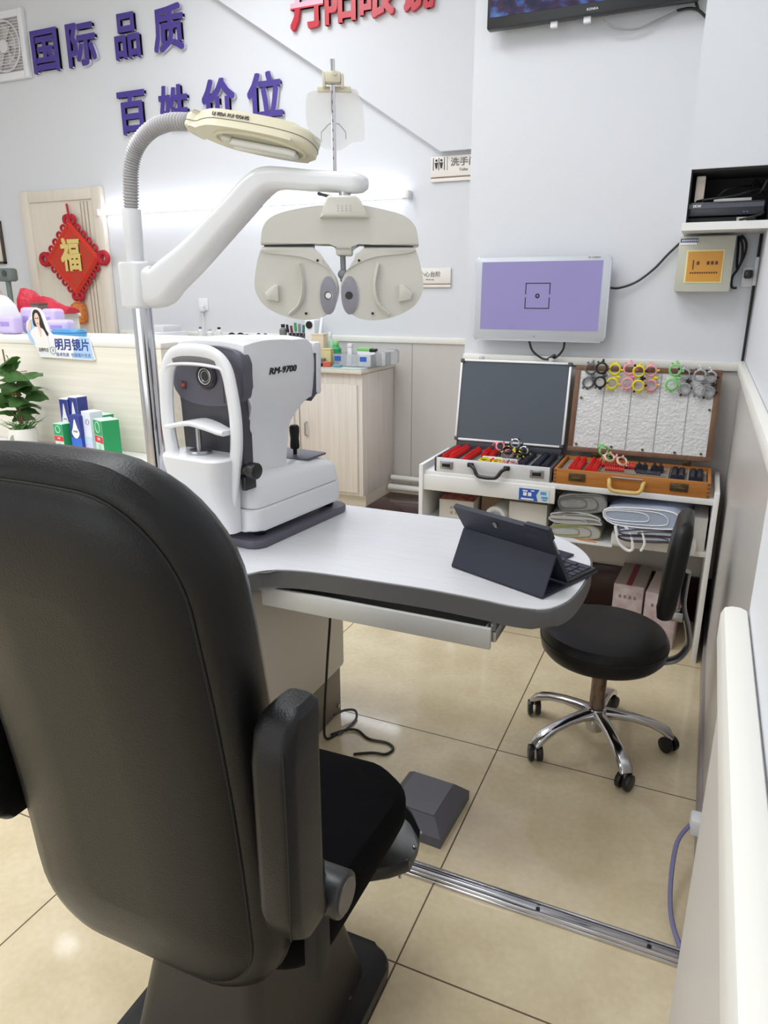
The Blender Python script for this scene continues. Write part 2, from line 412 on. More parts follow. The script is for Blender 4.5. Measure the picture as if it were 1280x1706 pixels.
# ================================================================== WALL THINGS
LET = [('国', 50, 50, 103, 118, '国 first of the upper row, beside the fan'), ('际', 108, 32, 165, 108, '际 second of the upper row'),
       ('品', 187, 13, 237, 95, '品 third of the upper row'), ('质', 252, 0, 310, 80, '质 last of the upper row'),
       ('百', 195, 152, 248, 222, '百 first of the lower row, above the corrugated lamp neck'), ('姓', 263, 138, 318, 207, '姓 second of the lower row'),
       ('价', 335, 127, 395, 198, '价 third of the lower row'), ('位', 411, 114, 473, 195, '位 last of the lower row')]
def letter(ch, x0, y0, x1, y1, m, sidem, label, group, Y, z=None, bold=0.028, film=None):
    a, b = onY(x0, y0, Y), onY(x1, y1, Y)
    zc, h = ((a.z+b.z)/2, a.z-b.z) if z is None else ((z[0]+z[1])/2, z[1]-z[0])
    c = Vector(((a.x+b.x)/2, Y, zc)); mb = MB()
    mb.text(ch, (0, 0, 0), b.x-a.x, h, 0.022, bold)
    for f in mb.bm.faces:
        f.material_index = 0 if f.normal.y < -0.8 else 1
        if film is not None and f.normal.y < -0.8: f.material_index = 0
    o = mb.go('wall_letter', [m, sidem], smooth=0, loc=c)
    return tag(o, label, 'letter', group)
Zr1, Zr2 = (2.945, 3.225), (2.465, 2.745)
for i, (ch, x0, y0, x1, y1, d) in enumerate(LET):
    letter(ch, x0, y0, x1, y1, PURPLE, LILAC, 'purple raised wall letter '+d, 'purple wall lettering', YB-0.02, Zr1 if i < 4 else Zr2)
def film_red():
    m = bpy.data.materials.new('red_with_pink_film'); m.use_nodes = True; nt = m.node_tree
    tc = nt.nodes.new('ShaderNodeTexCoord'); sp = nt.nodes.new('ShaderNodeSeparateXYZ'); gt = nt.nodes.new('ShaderNodeMath'); gt.operation = 'GREATER_THAN'
    gt.inputs[1].default_value = -0.005
    mx = nt.nodes.new('ShaderNodeMix'); mx.data_type = 'RGBA'; mx.inputs[6].default_value = lin((186, 24, 44)); mx.inputs[7].default_value = lin((226, 168, 188))
    nt.links.new(tc.outputs['Object'], sp.inputs[0]); nt.links.new(sp.outputs['Z'], gt.inputs[0]); nt.links.new(gt.outputs[0], mx.inputs[0])
    nt.links.new(mx.outputs[2], nt.nodes['Principled BSDF'].inputs['Base Color']); nt.nodes['Principled BSDF'].inputs['Roughness'].default_value = 0.35
    return m
FILMR = film_red()
for ch, x0, x1, m, d in (('丹', 484, 540, FILMR, '丹 half covered by pink film, first of the sign'), ('阳', 542, 594, REDL, '阳 second of the sign'),
                         ('眼', 600, 658, REDL, '眼 third of the sign'), ('镜', 668, 724, REDL, '镜 last of the sign')):
    letter(ch, x0, 5, x1, 5, m, REDL, 'red raised wall letter '+d, 'red wall lettering', YB-0.08, (2.925, 3.175))

# exhaust fan, top left
t = thing('exhaust_fan', 'square white exhaust fan with round grille beside the purple letters', 'fan', (-5.19, YB, 3.16))
mb = MB()
for a in (-1, 1):
    mb.box((a*0.205, -0.02, 0), (0.05, 0.04, 0.46), 0.008); mb.box((0, -0.0195, a*0.204), (0.37, 0.037, 0.05), 0.008)
mb.go('housing', ABSW, t)
MB().box((0, -0.003, 0), (0.4, 0.004, 0.4)).go('back_plate', mat('fan_grey', (186, 182, 180), 0.6), t)
mb = MB()
for k in range(5):
    a = 2*PI*k/5; mb.prism([(0.02*math.cos(a+0.5), 0.02*math.sin(a+0.5)), (0.15*math.cos(a-0.2), 0.15*math.sin(a-0.2)), (0.16*math.cos(a+0.45), 0.16*math.sin(a+0.45))], 'xz', -0.016, -0.012)
mb.go('blade', mat('fan_blade', (205, 202, 200), 0.5), t)
mb = MB()
for k in range(19): mb.box((0, -0.034, -0.18+k*0.02), (0.36, 0.003, 0.004))
mb.ring((0, -0.034, 0), 0.17, 0.006, 'y', 36); mb.ring((0, -0.034, 0), 0.12, 0.003, 'y', 36)
mb.go('grille', ABSG, t)
MB().cyl((0, -0.04, 0), (0, -0.02, 0), 0.045).go('hub', ABSG, t)

# picture frame at the very left edge
p = onY(-12, 405, YB)
t = thing('picture_frame', 'dark thin picture frame at the left edge, left of the door', 'picture', (p.x, YB, p.z))
mb = MB()
for a in (-1, 1):
    mb.box((a*0.13, -0.012, 0), (0.02, 0.022, 0.34), 0.003); mb.box((0, -0.012, a*0.16), (0.28, 0.022, 0.02), 0.003)
mb.go('frame', mat('dark_frame', (70, 58, 48), 0.4), t)
MB().box((0, -0.006, 0), (0.25, 0.01, 0.31)).go('print', mat('pale_print', (216, 210, 200), 0.6), t)

# red fu knot ornament on the door
cx, cz = -4.70, 1.62
t = thing('door_ornament', 'red diamond good-luck ornament with gold character hanging on the cream door', 'ornament', (cx, YB-0.05, cz))
D = 0.285
mb = MB(); mb.prism([(0, D), (D, 0), (0, -D), (-D, 0)], 'xz', -0.03, -0.006, 0.006); mb.go('plaque', FURED, t, smooth=0)
mb = MB()
for s in (0.93, 0.86):
    q = [(0, -0.032, D*s), (D*s, -0.032, 0), (0, -0.032, -D*s), (-D*s, -0.032, 0)]
    mb.tube(q+[q[0]], 0.004, 6)
mb.go('piping', mat('orange_red_cord', (224, 60, 40), 0.5), t)
mb = MB()
for sx in (-1, 1):
    for sz in (-1, 1):
        for k in range(6):
            f = (k+0.5)/6; mb.ring((sx*D*f*1.07, -0.016, sz*D*(1-f)*1.07), 0.022, 0.01, 'y', 14, 6)
for c in ((D+0.03, 0), (-D-0.03, 0)): mb.ring((c[0], -0.016, 0), 0.04, 0.02, 'y', 18, 8)
for c in ((0.028, D+0.005), (-0.028, D+0.005), (0.025, -D), (-0.025, -D)): mb.ring((c[0], -0.016, c[1]), 0.028, 0.014, 'y', 16, 8)
mb.go('knotted_border', FURIM, t)
MB().text('福', (-0.01, -0.034, 0.03), 0.21, 0.25, 0.008, 0.03).go('gold_character', GOLD, t, smooth=0)
MB().tube([(0, -0.014, D), (-0.005, -0.014, D+0.06), (-0.012, -0.012, D+0.12)], 0.009, 8, smooth=3).go('hanging_loop', FURIM, t)
mb = MB(); mb.lathe([(0.02, -0.40), (0.055, -0.42), (0.065, -0.5), (0.055, -0.565), (0.03, -0.575)], (0, -0.03, 0.07), 20)
mb.go('knot_ball', mat('red_gold_brocade', (196, 50, 40), 0.6, noise=((60, 60, 60), 0.4, (200, 150, 60))), t)
MB().lathe([(0.012, -0.07), (0.03, -0.05), (0.03, 0.0), (0.01, 0.02)], (0.015, -0.03, -0.58), 12).go('gold_bead', GOLD, t)
MB().lathe([(0.035, -0.4), (0.03, -0.1), (0.02, 0)], (0.02, -0.03, -0.65), 12).go('tassel', FURIM, t)

# strip lights
for x0, x1, d in ((-4.40, -3.16, 'left lit tube light on the back wall, partly behind the white arm'), (-3.14, -1.85, 'right lit tube light on the back wall, above the grey lens head')):
    t = thing('strip_light', d, 'light', ((x0+x1)/2, YB, 1.95), group='strip lights over the bench')
    L = x1-x0
    MB().box((0, -0.014, 0), (L, 0.028, 0.03), 0.003).go('batten', ABSW, t)
    MB().cyl((-L/2+0.03, -0.046, 0), (L/2-0.03, -0.046, 0), 0.019, seg=16).go('tube', TUBE, t)
    for a in (-1, 1): MB().box((a*(L/2+0.013), -0.032, 0), (0.024, 0.06, 0.05), 0.006).go('end_cap', ABSG, t)

def sign(x0, y0, x1, y1, label, draw):
    a, b = onY(x0, y0, YB-0.01), onY(x1, y1, YB-0.01); W, Hh = b.x-a.x, a.z-b.z
    t = thing('wall_sign', label, 'sign', ((a.x+b.x)/2, YB-0.008, (a.z+b.z)/2), group='small white door signs')
    MB().box((0, -0.004, Hh*0.1), (W, 0.008, Hh*0.8), 0.001).go('plate', mat('sign_ivory', (228, 222, 216), 0.35), t)
    MB().box((0, -0.005, -Hh*0.325), (W, 0.01, Hh*0.03), 0).go('gold_line', mat('bronze_line', (150, 122, 96), 0.4), t)
    MB().box((0, -0.004, -Hh*0.42), (W, 0.008, Hh*0.14), 0.001).go('lower_plate', mat('sign_ivory', (228, 222, 216), 0.35), t)
    draw(t, W, Hh)
def draw_toilet(t, W, H):
    mb = MB(); x = -W/2+0.052
    for s in (-1, 1):
        mb.box((x+s*0.016, -0.0095, 0.05), (0.012, 0.003, 0.012)); mb.prism([(x+s*0.016-0.011, 0.038), (x+s*0.016+0.011, 0.038), (x+s*0.016+0.004, 0.005), (x+s*0.016-0.004, 0.005)], 'xz', -0.011, -0.008)
    mb.box((x, -0.0088, 0.03), (0.004, 0.0025, 0.07)); mb.box((x-0.036, -0.0088, 0.03), (0.004, 0.0025, 0.07)); mb.box((x+0.036, -0.0088, 0.03), (0.004, 0.0025, 0.07))
    mb.box((x+0.055, -0.0088, 0.03), (0.002, 0.0025, 0.075)); mb.go('pictogram', BLACKP, t, smooth=0)
    MB().text('洗手间', (x+0.16, -0.009, 0.036), 0.165, 0.046, 0.003, 0.012).go('lettering', GREYP, t, smooth=0)
    MB().text('Toilet', (x+0.16, -0.009, -0.008), None, 0.016, 0.003).go('small_lettering', GREYP, t, smooth=0)
def draw_step(t, W, H):
    mb = MB(); x = -W/2+0.055; mb.box((x, -0.009, 0.015), (0.035, 0.003, 0.04)); mb.go('pictogram', BLACKP, t, smooth=0)
    MB().box((x+0.038, -0.009, 0.015), (0.002, 0.003, 0.06)).go('divider', GREYP, t, smooth=0)
    MB().text('小心台阶', (x+0.135, -0.009, 0.022), None, 0.034, 0.003).go('lettering', GREYP, t, smooth=0)
    MB().text('Mind the step', (x+0.135, -0.009, -0.012), None, 0.009, 0.003).go('small_lettering', GREYP, t, smooth=0)
sign(719, 262, 850, 296, 'small ivory toilet sign with black pictogram, cut off by the white pillar', draw_toilet)
sign(672, 447, 751, 479, 'small ivory step warning sign just right of the grey lens head', draw_step)

# wall socket with plug behind the bench
p = onY(340, 507, YB)
t = thing('wall_socket', 'white wall socket with plug and hanging cord above the bench', 'socket', (p.x, YB, p.z))
MB().box((0, -0.006, 0), (0.086, 0.012, 0.086), 0.004).go('plate', ABSW, t)
MB().box((0.0, -0.03, -0.03), (0.04, 0.04, 0.05), 0.008).go('plug', ABSG, t)
MB().tube([(0, -0.03, -0.05), (0.01, -0.035, -0.12), (0.02, -0.05, -0.24)], 0.005, 8, smooth=4).go('cord', ABSG, t)

# chart monitor on the pillar
MY = 3.02
t = thing('chart_monitor', 'wall monitor with silver frame showing a square target on lilac screen', 'monitor', (-0.652, YT, 1.33))
W, Hh = 0.55, 0.335
mb = MB(); mb.prism(rrect(W, Hh, 0.02, 5), 'xz', -0.075, -0.045, 0.006); mb.go('casing', mat('silver_plastic', (196, 200, 208), 0.3, metal=0.15), t)
MB().box((0, -0.022, 0), (0.3, 0.044, 0.2), 0.006).go('wall_mount', BLACKP, t)
sc_ = MB().box((0.0, -0.0755, 0.0125), (0.487, 0.002, 0.268)).go('screen', SCREEN, t, smooth=0)
mb = MB(); q = 0.049; cx0, cz0 = -0.006, 0.013
mb.box((cx0, -0.077, cz0+q), (2*q+0.004, 0.001, 0.004)); mb.box((cx0, -0.077, cz0-q), (2*q+0.004, 0.001, 0.004))
for s in (-1, 1):
    for v in (-1, 1): mb.box((cx0+s*q, -0.077, cz0+v*(q/2+0.003)), (0.004, 0.001, q-0.006))
mb.ring((cx0, -0.077, cz0), 0.0065, 0.003, 'y', 20, 6); mb.go('target', INK, sc_, smooth=0)
MB().text('CE  COBON', (0.208, -0.0755, 0.158), None, 0.006, 0.001).go('logo', GREYP, t, smooth=0)
MB().cyl((-0.01, -0.078, -0.148), (-0.01, -0.0745, -0.148), 0.0018, seg=10).go('power_light', BLACKP, t)
c = MB(); pts = [onY(882, 568, 3.05), onY(888, 585, 3.05), onY(906, 598, 3.05), onY(925, 596, 3.05), onY(938, 583, 3.05), onY(941, 568, 3.05)]
c.tube(pts, 0.0045, 8, smooth=5); a, b = onY(914, 599, 3.05), onY(926, 592, 3.05); c.cyl(a, b, 0.008)
tag(c.go('monitor_cable', BLACKP), 'short black cable loop hanging below the lilac monitor', 'cable')
c = MB(); c.tube([onY(1012, 478, 3.06), onY(1030, 480, 3.07), onY(1060, 470, 3.08), onY(1090, 448, 3.085), onY(1112, 425, 3.085), onY(1135, 403, 3.085)], 0.0045, 8, smooth=5)
tag(c.go('power_cable', BLACKP), 'black cable running from the monitor up to the putty fuse box', 'cable')

# television, top right
t = thing('television', 'black flat television mounted high on the white pillar', 'television', (-0.54, YT, 2.53))
MB().box((0, -0.065, 0), (0.745, 0.04, 0.435), 0.006).go('casing', BLACKP, t)
MB().box((0, -0.025, 0), (0.3, 0.05, 0.2), 0.004).go('wall_bracket', DGREY, t)
def tv_mat():
    m = bpy.data.materials.new('tv_picture'); m.use_nodes = True; nt = m.node_tree; b = nt.nodes['Principled BSDF']
    tc = nt.nodes.new('ShaderNodeTexCoord'); n = nt.nodes.new('ShaderNodeTexNoise'); n.inputs['Scale'].default_value = 16; n.inputs['Detail'].default_value = 4
    r = nt.nodes.new('ShaderNodeValToRGB'); e = r.color_ramp.elements
    e[0].position = 0.38; e[0].color = lin((18, 26, 70)); e[1].position = 0.66; e[1].color = lin((110, 150, 205))
    x = e.new(0.5); x.color = lin((50, 84, 160)); x = e.new(0.46); x.color = lin((66, 40, 80))
    nt.links.new(tc.outputs['Object'], n.inputs['Vector']); nt.links.new(n.outputs['Fac'], r.inputs[0]); nt.links.new(r.outputs[0], b.inputs['Emission Color'])
    b.inputs['Emission Strength'].default_value = 0.6; b.inputs['Base Color'].default_value = lin((10, 10, 14)); b.inputs['Roughness'].default_value = 0.12
    return m
MB().box((0, -0.086, 0.012), (0.722, 0.003, 0.385)).go('screen', tv_mat(), t, smooth=0)
MB().text('KONKA', (0.02, -0.087, -0.201), None, 0.008, 0.001).go('logo', WHITEP, t, smooth=0)
for dx in (-0.12, 0.0): MB().box((dx, -0.06, -0.226), (0.026, 0.02, 0.02), 0.002).go('plug_tab', ABSW, t)
c = MB(); c.tube([onY(1005, 34, 3.05), onY(1025, 46, 3.06), onY(1060, 48, 3.07), onY(1095, 34, 3.075), onY(1130, 18, 3.08)], 0.004, 8, smooth=5)
tag(c.go('aerial_cable', mat('grey_cable', (150, 150, 152), 0.5)), 'thin grey cable sagging below the television', 'cable')
c = MB(); c.tube([onY(1128, 18, 3.08), onY(1148, 14, 3.08), onY(1164, 17, 3.08), onY(1178, 30, 3.085)], 0.005, 8, smooth=5); c.tube([onY(1156, -40, 3.08), onY(1157, -10, 3.08), onY(1164, 17, 3.08)], 0.005, 8, smooth=4)
tag(c.go('black_lead', BLACKP), 'black lead beside the television running into the corner of the pillar', 'cable')

# recorder niche contents
t = thing('video_recorder', 'flat black video recorder lying in the wall niche', 'recorder', (0.0, 2.99, 1.607))
MB().box((0, 0, 0.025), (0.24, 0.2, 0.045), 0.004).go('casing', mat('recorder_black', (40, 42, 50), 0.3), t)
MB().box((0, -0.101, 0.034), (0.238, 0.003, 0.014)).go('front_strip', mat('recorder_grey', (74, 76, 86), 0.25), t, smooth=0)
MB().text('SKW', (-0.09, -0.104, 0.035), None, 0.009, 0.001, 0.02).go('logo', WHITEP, t, smooth=0)
for dx in (0.06, 0.07): MB().cyl((dx, -0.102, 0.012), (dx, -0.1, 0.012), 0.002, seg=8).go('indicator', SKYB, t)
t = thing('network_switch', 'thin dark network box under the black recorder in the niche', 'network box', (-0.01, 2.99, 1.588))
MB().box((0, 0, 0.009), (0.22, 0.18, 0.018), 0.003).go('casing', BLACKM, t)
MB().box((0.065, -0.092, 0.009), (0.03, 0.004, 0.012)).go('socket_block', mat('socket_silver', (170, 170, 160), 0.4, metal=0.5), t)
t = thing('power_adapter', 'cream ribbed power adapter standing upright at the left of the niche', 'adapter', (-0.088, 2.93, 1.655), rz=0)
mb = MB(); mb.box((0, 0, 0.045), (0.03, 0.03, 0.085), 0.004)
mb.go('casing', mat('adapter_cream', (224, 214, 202), 0.5), t)
mb = MB()
for k in range(5): mb.box((-0.01+k*0.005, -0.0155, 0.045), (0.002, 0.002, 0.06))
mb.go('ribs', mat('adapter_rib', (196, 184, 172), 0.5), t)
for pts, d in (([(0.115, 3.05, 1.72), (0.06, 2.99, 1.71), (0.0, 2.95, 1.70), (-0.04, 2.97, 1.67)], 'black wire arching over the recorder to the left of the niche'),
               ([(0.12, 3.0, 1.70), (0.08, 2.93, 1.69), (0.02, 2.9, 1.672), (-0.06, 2.9, 1.664), (-0.11, 2.93, 1.66)], 'black wire lying along the top of the recorder'),
               ([(0.12, 3.04, 1.69), (0.09, 3.0, 1.73), (0.075, 2.98, 1.69), (0.1, 2.94, 1.68), (0.12, 2.93, 1.72)], 'tangled black wire at the right end of the niche')):
    c = MB(); c.tube(pts, 0.004, 8, smooth=5); tag(c.go('wire', BLACKP), d, 'cable', 'wires in the niche')
MB().box((0.02, 2.99, 1.664), (0.12, 0.1, 0.01), 0.002).go('paper_slip', WHITE)
tag(bpy.data.objects['paper_slip'], 'white paper slip on top of the black recorder', 'paper')

# distribution box
t = thing('fuse_box', 'putty coloured fuse box with amber window below the niche', 'fuse box', (-0.045, YT, 1.455))
MB().box((0, -0.05, 0), (0.19, 0.1, 0.195), 0.005).go('casing', PUTTY, t)
wn_ = MB().box((0.0, -0.1015, -0.008), (0.128, 0.003, 0.115), 0.001).go('window_rim', mat('pale_yellow_rim', (232, 222, 160), 0.4), t, smooth=0)
MB().box((0.0, -0.1035, -0.008), (0.118, 0.003, 0.105)).go('window', AMBER, wn_, smooth=0)
mb = MB()
for k, dx in enumerate((-0.038, -0.022, 0.012, 0.026, 0.04)): mb.box((dx, -0.1055, 0.004 if k else -0.002), (0.009 if k else 0.004, 0.0015, 0.012 if k else 0.034))
for k in range(12): mb.box((-0.044+k*0.008, -0.1055, -0.03), (0.005, 0.0015, 0.006))
mb.go('breaker_print', mat('brown_ink', (96, 56, 16), 0.5), wn_, smooth=0)
mb = MB(); mb.box((-0.06, -0.1012, 0.083), (0.06, 0.002, 0.014)); mb.mi = 1; mb.box((-0.062, -0.1012, 0.072), (0.056, 0.002, 0.008)); mb.mi = 1
for k in range(8): mb.box((-0.083+k*0.007, -0.1025, 0.083), (0.004, 0.001, 0.006))
mb.go('sticker', [mat('navy_sticker', (58, 84, 132), 0.5), WHITEP], t, smooth=0)
for k, pts in enumerate((((0.058, 1.553), (0.062, 1.50), (0.064, 1.46), (0.068, 1.437)), ((0.066, 1.555), (0.085, 1.53), (0.086, 1.49), (0.07, 1.44), (0.055, 1.41), (0.058, 1.375), (0.075, 1.372)), ((0.06, 1.553), (0.074, 1.52), (0.078, 1.47), (0.07, 1.44)))):
    c = MB(); c.tube([(a, YT-0.03-0.008*k, b) for a, b in pts], 0.0045, 8, smooth=5)
    tag(c.go('lead', BLACKP), ('black lead hanging straight beside the fuse box', 'black lead looping down to the socket beside the fuse box', 'black lead bowed to the right beside the fuse box')[k], 'cable', 'leads beside the fuse box')
t = thing('plug_socket', 'black plug in a white outlet right of the fuse box', 'plug', (0.115, YT, 1.42))
MB().box((-0.005, -0.005, -0.01), (0.045, 0.01, 0.07), 0.002).go('outlet', ABSW, t)
MB().box((-0.008, -0.03, 0.0), (0.028, 0.045, 0.03), 0.006).go('plug', BLACKP, t)
c = MB(); c.tube([(0.132, YT-0.012, 1.56), (0.131, YT-0.012, 1.3), (0.13, YT-0.012, 1.105)], 0.005, 8)
t = tag(c.go('conduit_cable', BLACKP), 'thin black cable running down the corner right of the fuse box', 'cable')
MB().box((0.131, YT-0.014, 1.43), (0.014, 0.014, 0.1), 0.003).go('conduit_sleeve', ABSW, t)
c = MB(); c.tube([(0.05, BY+0.02, 1.566+0.026), (0.09, BY-0.006, 1.60), (0.12, BY+0.03, 1.615)], 0.004, 8, smooth=5)
tag(c.go('loose_wire', BLACKP), 'black wire hanging over the ledge of the recorder niche', 'cable')

# floor-level plug with cord at the right wall
t = thing('wall_plug', 'white plug with looped purple cord low on the right wall', 'plug', (XR-0.01, 1.6, 0.13))
MB().box((-0.015, 0, 0), (0.035, 0.045, 0.045), 0.008).go('plug', ABSW, t)
MB().tube([(-0.03, -0.01, 0.0), (-0.055, -0.06, -0.02), (-0.06, -0.13, -0.07), (-0.052, -0.2, -0.105), (-0.03, -0.26, -0.118), (-0.01, -0.3, -0.12)], 0.0055, 8, smooth=5).go('cord', CORDP, t)

# ================================================================== SHELF UNIT AND LENS CASES
SY0, SY1, SX0, SX1, SZ = 2.70, 3.07, -1.04, 0.105, 0.645
t = thing('shelf_unit', 'white open shelf unit under the lilac monitor carrying two open lens cases', 'shelf', (0, 0, 0))
MB().box(((SX0+SX1)/2, (SY0+SY1)/2+0.008, SZ-0.011), (SX1-SX0-0.036, SY1-SY0-0.012, 0.022), 0.002).go('top_board', WHITE, t)
for x, n in ((SX0+0.009, 0), (SX1-0.009, 1)):
    MB().box((x, (SY0+SY1)/2, 0.336), (0.018, SY1-SY0, 0.672), 0.002).go('side_panel', WHITE, t)
MB().box(((SX0-0.47)/2+0.006, SY0+0.014, 0.597), (-0.47-SX0-0.02, 0.016, 0.066), 0.002).go('drawer_front', WHITE, t)
MB().box(((SX0+SX1)/2, SY1-0.16, 0.418), (SX1-SX0-0.036, 0.31, 0.018), 0.002).go('middle_shelf', WHITE, t)
MB().box((SX0+0.3, SY1-0.16, 0.21), (0.018, 0.3, 0.4), 0.002).go('divider', WHITE, t)
MB().box(((SX0+SX1)/2, SY1-0.006, 0.53), (SX1-SX0-0.036, 0.008, 0.2)).go('back_board', WHITE, t)
st = MB().box((-0.555, SY0+0.0045, 0.592), (0.12, 0.002, 0.052)).go('sticker', mat('sticker_base', (214, 222, 226), 0.4), t, smooth=0); lab(st, 'blue and white sticker on the drawer front')
mb = MB(); mb.prism([(-0.614, 0.568), (-0.538, 0.568), (-0.546, 0.592), (-0.534, 0.616), (-0.614, 0.616)], 'xz', SY0+0.0025, SY0+0.0036)
mb.go('blue_panel', BLUEP, st, smooth=0)
mb = MB()
for dx, dz, ww, hh in ((-0.59, 0.594, 0.014, 0.014), (-0.571, 0.594, 0.014, 0.014), (-0.58, 0.574, 0.05, 0.006), (-0.59, 0.607, 0.02, 0.005), (-0.56, 0.609, 0.014, 0.004)):
    mb.box((dx, SY0+0.002, dz), (ww, 0.0008, hh))
mb.mi = 1
for dx, dz, ww, hh in ((-0.518, 0.603, 0.022, 0.012), (-0.512, 0.586, 0.026, 0.008), (-0.512, 0.576, 0.018, 0.006)): mb.box((dx, SY0+0.0028, dz), (ww, 0.0008, hh))
mb.go('printed_marks', [WHITEP, SKYB], st, smooth=0)

def lens_row(name_label, c, n, r, pitch, axis, m, zbase, group, tab=True):
    """a row of thin trial lens rims standing side by side"""
    mb = MB(); d = Vector((0, 1, 0)) if axis == 'y' else Vector((1, 0, 0))
    for k in range(n):
        p = Vector((c[0], c[1], zbase+r*0.72)) + d*((k-(n-1)/2)*pitch)
        mb.cyl(p-d*pitch*0.33, p+d*pitch*0.33, r*random.uniform(0.95, 1.03), seg=14)
        if tab and k % 2 == 0: mb.box(p+Vector((0, 0, r*1.05)), (0.007, pitch*0.5, 0.012) if axis == 'y' else (pitch*0.5, 0.007, 0.012))
    o = mb.go('trial_lens_row', m, smooth=30); tag(o, name_label, 'trial lenses', group, 'stuff'); return o

# ---- aluminium case
AX0, AX1, AY0, AY1, AZ = -0.977, -0.495, 2.72, 2.985, SZ
AC = thing('aluminium_lens_case', 'open aluminium trial lens case with slate lining at left on the shelf', 'lens case', ((AX0+AX1)/2, (AY0+AY1)/2, AZ))
W, Dp, H = AX1-AX0, AY1-AY0, 0.058
mb = MB(); tck = 0.008
mb.box((0, -Dp/2+tck/2, H/2+0.001), (W, tck, H), 0.002); mb.box((0, Dp/2-tck/2, H/2+0.001), (W, tck, H), 0.002)
mb.box((0, 0, 0.005), (W-0.004, Dp-0.004, 0.008))
mb.go('case_shell', ALU, AC)
for s in (-1, 1): MB().box((s*(W/2-0.003), 0, H/2+0.001), (0.010, Dp+0.002, H+0.002), 0.003).go('end_trim', DGREY, AC)
MB().box((0, 0, 0.026), (W-0.022, Dp-0.018, 0.034)).go('foam_tray', FOAM, AC)
mb = MB()
for x in (0.085, 0.148): MB().box((x, 0.0, 0.047), (0.006, Dp-0.03, 0.016)).go('tray_divider', FOAM, AC)
for x in (-0.145, -0.06): MB().box((x, 0.02, 0.044), (0.004, Dp-0.06, 0.01)).go('tray_divider', FOAM, AC)
for x in (-0.19, 0.185):
    o = MB(); o.box((x, -Dp/2-0.003, 0.03), (0.055, 0.006, 0.034), 0.002); o = o.go('latch', STEEL, AC)
    MB().box((x, -Dp/2-0.0075, 0.03), (0.035, 0.003, 0.014), 0.001).go('latch_dial', BLACKP, o)
mb = MB(); hz = 0.042
for s in (-1, 1): mb.box((s*0.075-0.01, -Dp/2-0.008, hz), (0.026, 0.014, 0.018), 0.004)
mb.tube([(-0.085, -Dp/2-0.012, hz), (-0.066, -Dp/2-0.022, hz-0.01), (-0.05, -Dp/2-0.03, hz-0.034), (-0.03, -Dp/2-0.032, hz-0.04), (0.01, -Dp/2-0.032, hz-0.04), (0.032, -Dp/2-0.03, hz-0.034), (0.048, -Dp/2-0.022, hz-0.01), (0.066, -Dp/2-0.012, hz)], 0.0075, 10, smooth=3)
mb.go('handle', BLACKP, AC)
# lid leaning on the wall
def lid(parent, W, z0, y0, z1, y1, frame_m, frame_w, lin_m, thick, name):
    L = math.hypot(z1-z0, y1-y0); ang = math.atan2(y1-y0, z1-z0)
    X = Matrix.Translation((0, y0, z0)) @ Matrix.Rotation(-ang, 4, 'X')
    mb = MB(); mb.X = X; fw = frame_w
    mb.box((0, thick/2, L/2), (W-0.002, thick*0.3, L-0.002))
    mb.box((0, 0, fw/2), (W, thick, fw), 0.002); mb.box((0, 0, L-fw/2), (W, thick, fw), 0.002)
    for s in (-1, 1): mb.box((s*(W/2-fw/2), 0, L/2), (fw, thick-0.001, L-2*fw+0.002), 0.001)
    lo = mb.go('lid', frame_m, parent)
    mb = MB(); mb.X = X; mb.box((0, 0.002, L/2), (W-2*fw, thick-0.006, L-2*fw)); ln = mb.go('lid_lining', lin_m, lo, smooth=0)
    return lo, ln, X, L
lo, ln, X, L = lid(AC, W-0.006, H+0.03, Dp/2-0.012, 1.078-SZ, Dp/2+0.05, ALU, 0.009, LINER, 0.03, 'alu')
for s in (-1, 1):
    mb = MB(); mb.X = X; mb.box((s*0.15, 0, L+0.008), (0.022, 0.008, 0.016), 0.003); mb.cyl((s*0.15, -0.006, L+0.012), (s*0.15, 0.006, L+0.012), 0.006, seg=12); mb.go('lid_catch', STEEL, lo)
for s in (-1, 1):
    for z in (0.007, L-0.007): mb = MB(); mb.X = X; mb.box((s*(W/2-0.011), -0.001, z), (0.018, 0.034, 0.018), 0.004).go('corner_guard', DGREY, lo)
MB().box((0, Dp/2-0.012, H+0.012), (W-0.02, 0.016, 0.03), 0.002).go('hinge_strip', DGREY, AC)
cxA, cyA = (AX0+AX1)/2, (AY0+AY1)/2; zb = AZ+0.043
LG = 'rows of trial lenses in the aluminium case'
lens_row('red rimmed trial lenses in the leftmost row of the aluminium case', (cxA-0.213, cyA, 0), 34, 0.011, 0.0066, 'y', RED, zb, LG)
lens_row('red rimmed trial lenses in the second row from the left of the aluminium case', (cxA-0.178, cyA, 0), 34, 0.014, 0.0066, 'y', RED, zb, LG)
lens_row('red rimmed trial lenses in the third row from the left of the aluminium case', (cxA-0.118, cyA-0.01, 0), 32, 0.013, 0.0066, 'y', RED, zb, LG)
lens_row('short red lens row behind the white rims in the aluminium case', (cxA-0.073, cyA+0.055, 0), 14, 0.013, 0.0066, 'y', RED, zb, LG)
lens_row('short red lens row beside the pink frame in the aluminium case', (cxA-0.042, cyA+0.062, 0), 14, 0.012, 0.0066, 'y', RED, zb, LG)
lens_row('white rimmed prism lenses in a short crosswise row at left of the aluminium case', (cxA-0.025, cyA-0.03, 0), 13, 0.010, 0.0062, 'x', WHITEP, zb, LG, False)
lens_row('pale green rimmed lenses in a short crosswise row mid aluminium case', (cxA+0.045, cyA-0.032, 0), 12, 0.009, 0.0062, 'x', MINT, zb, LG, False)
lens_row('dark rimmed trial lenses left of the foam divider in the aluminium case', (cxA+0.115, cyA, 0), 33, 0.014, 0.0066, 'y', DNAVY, zb, LG, False)
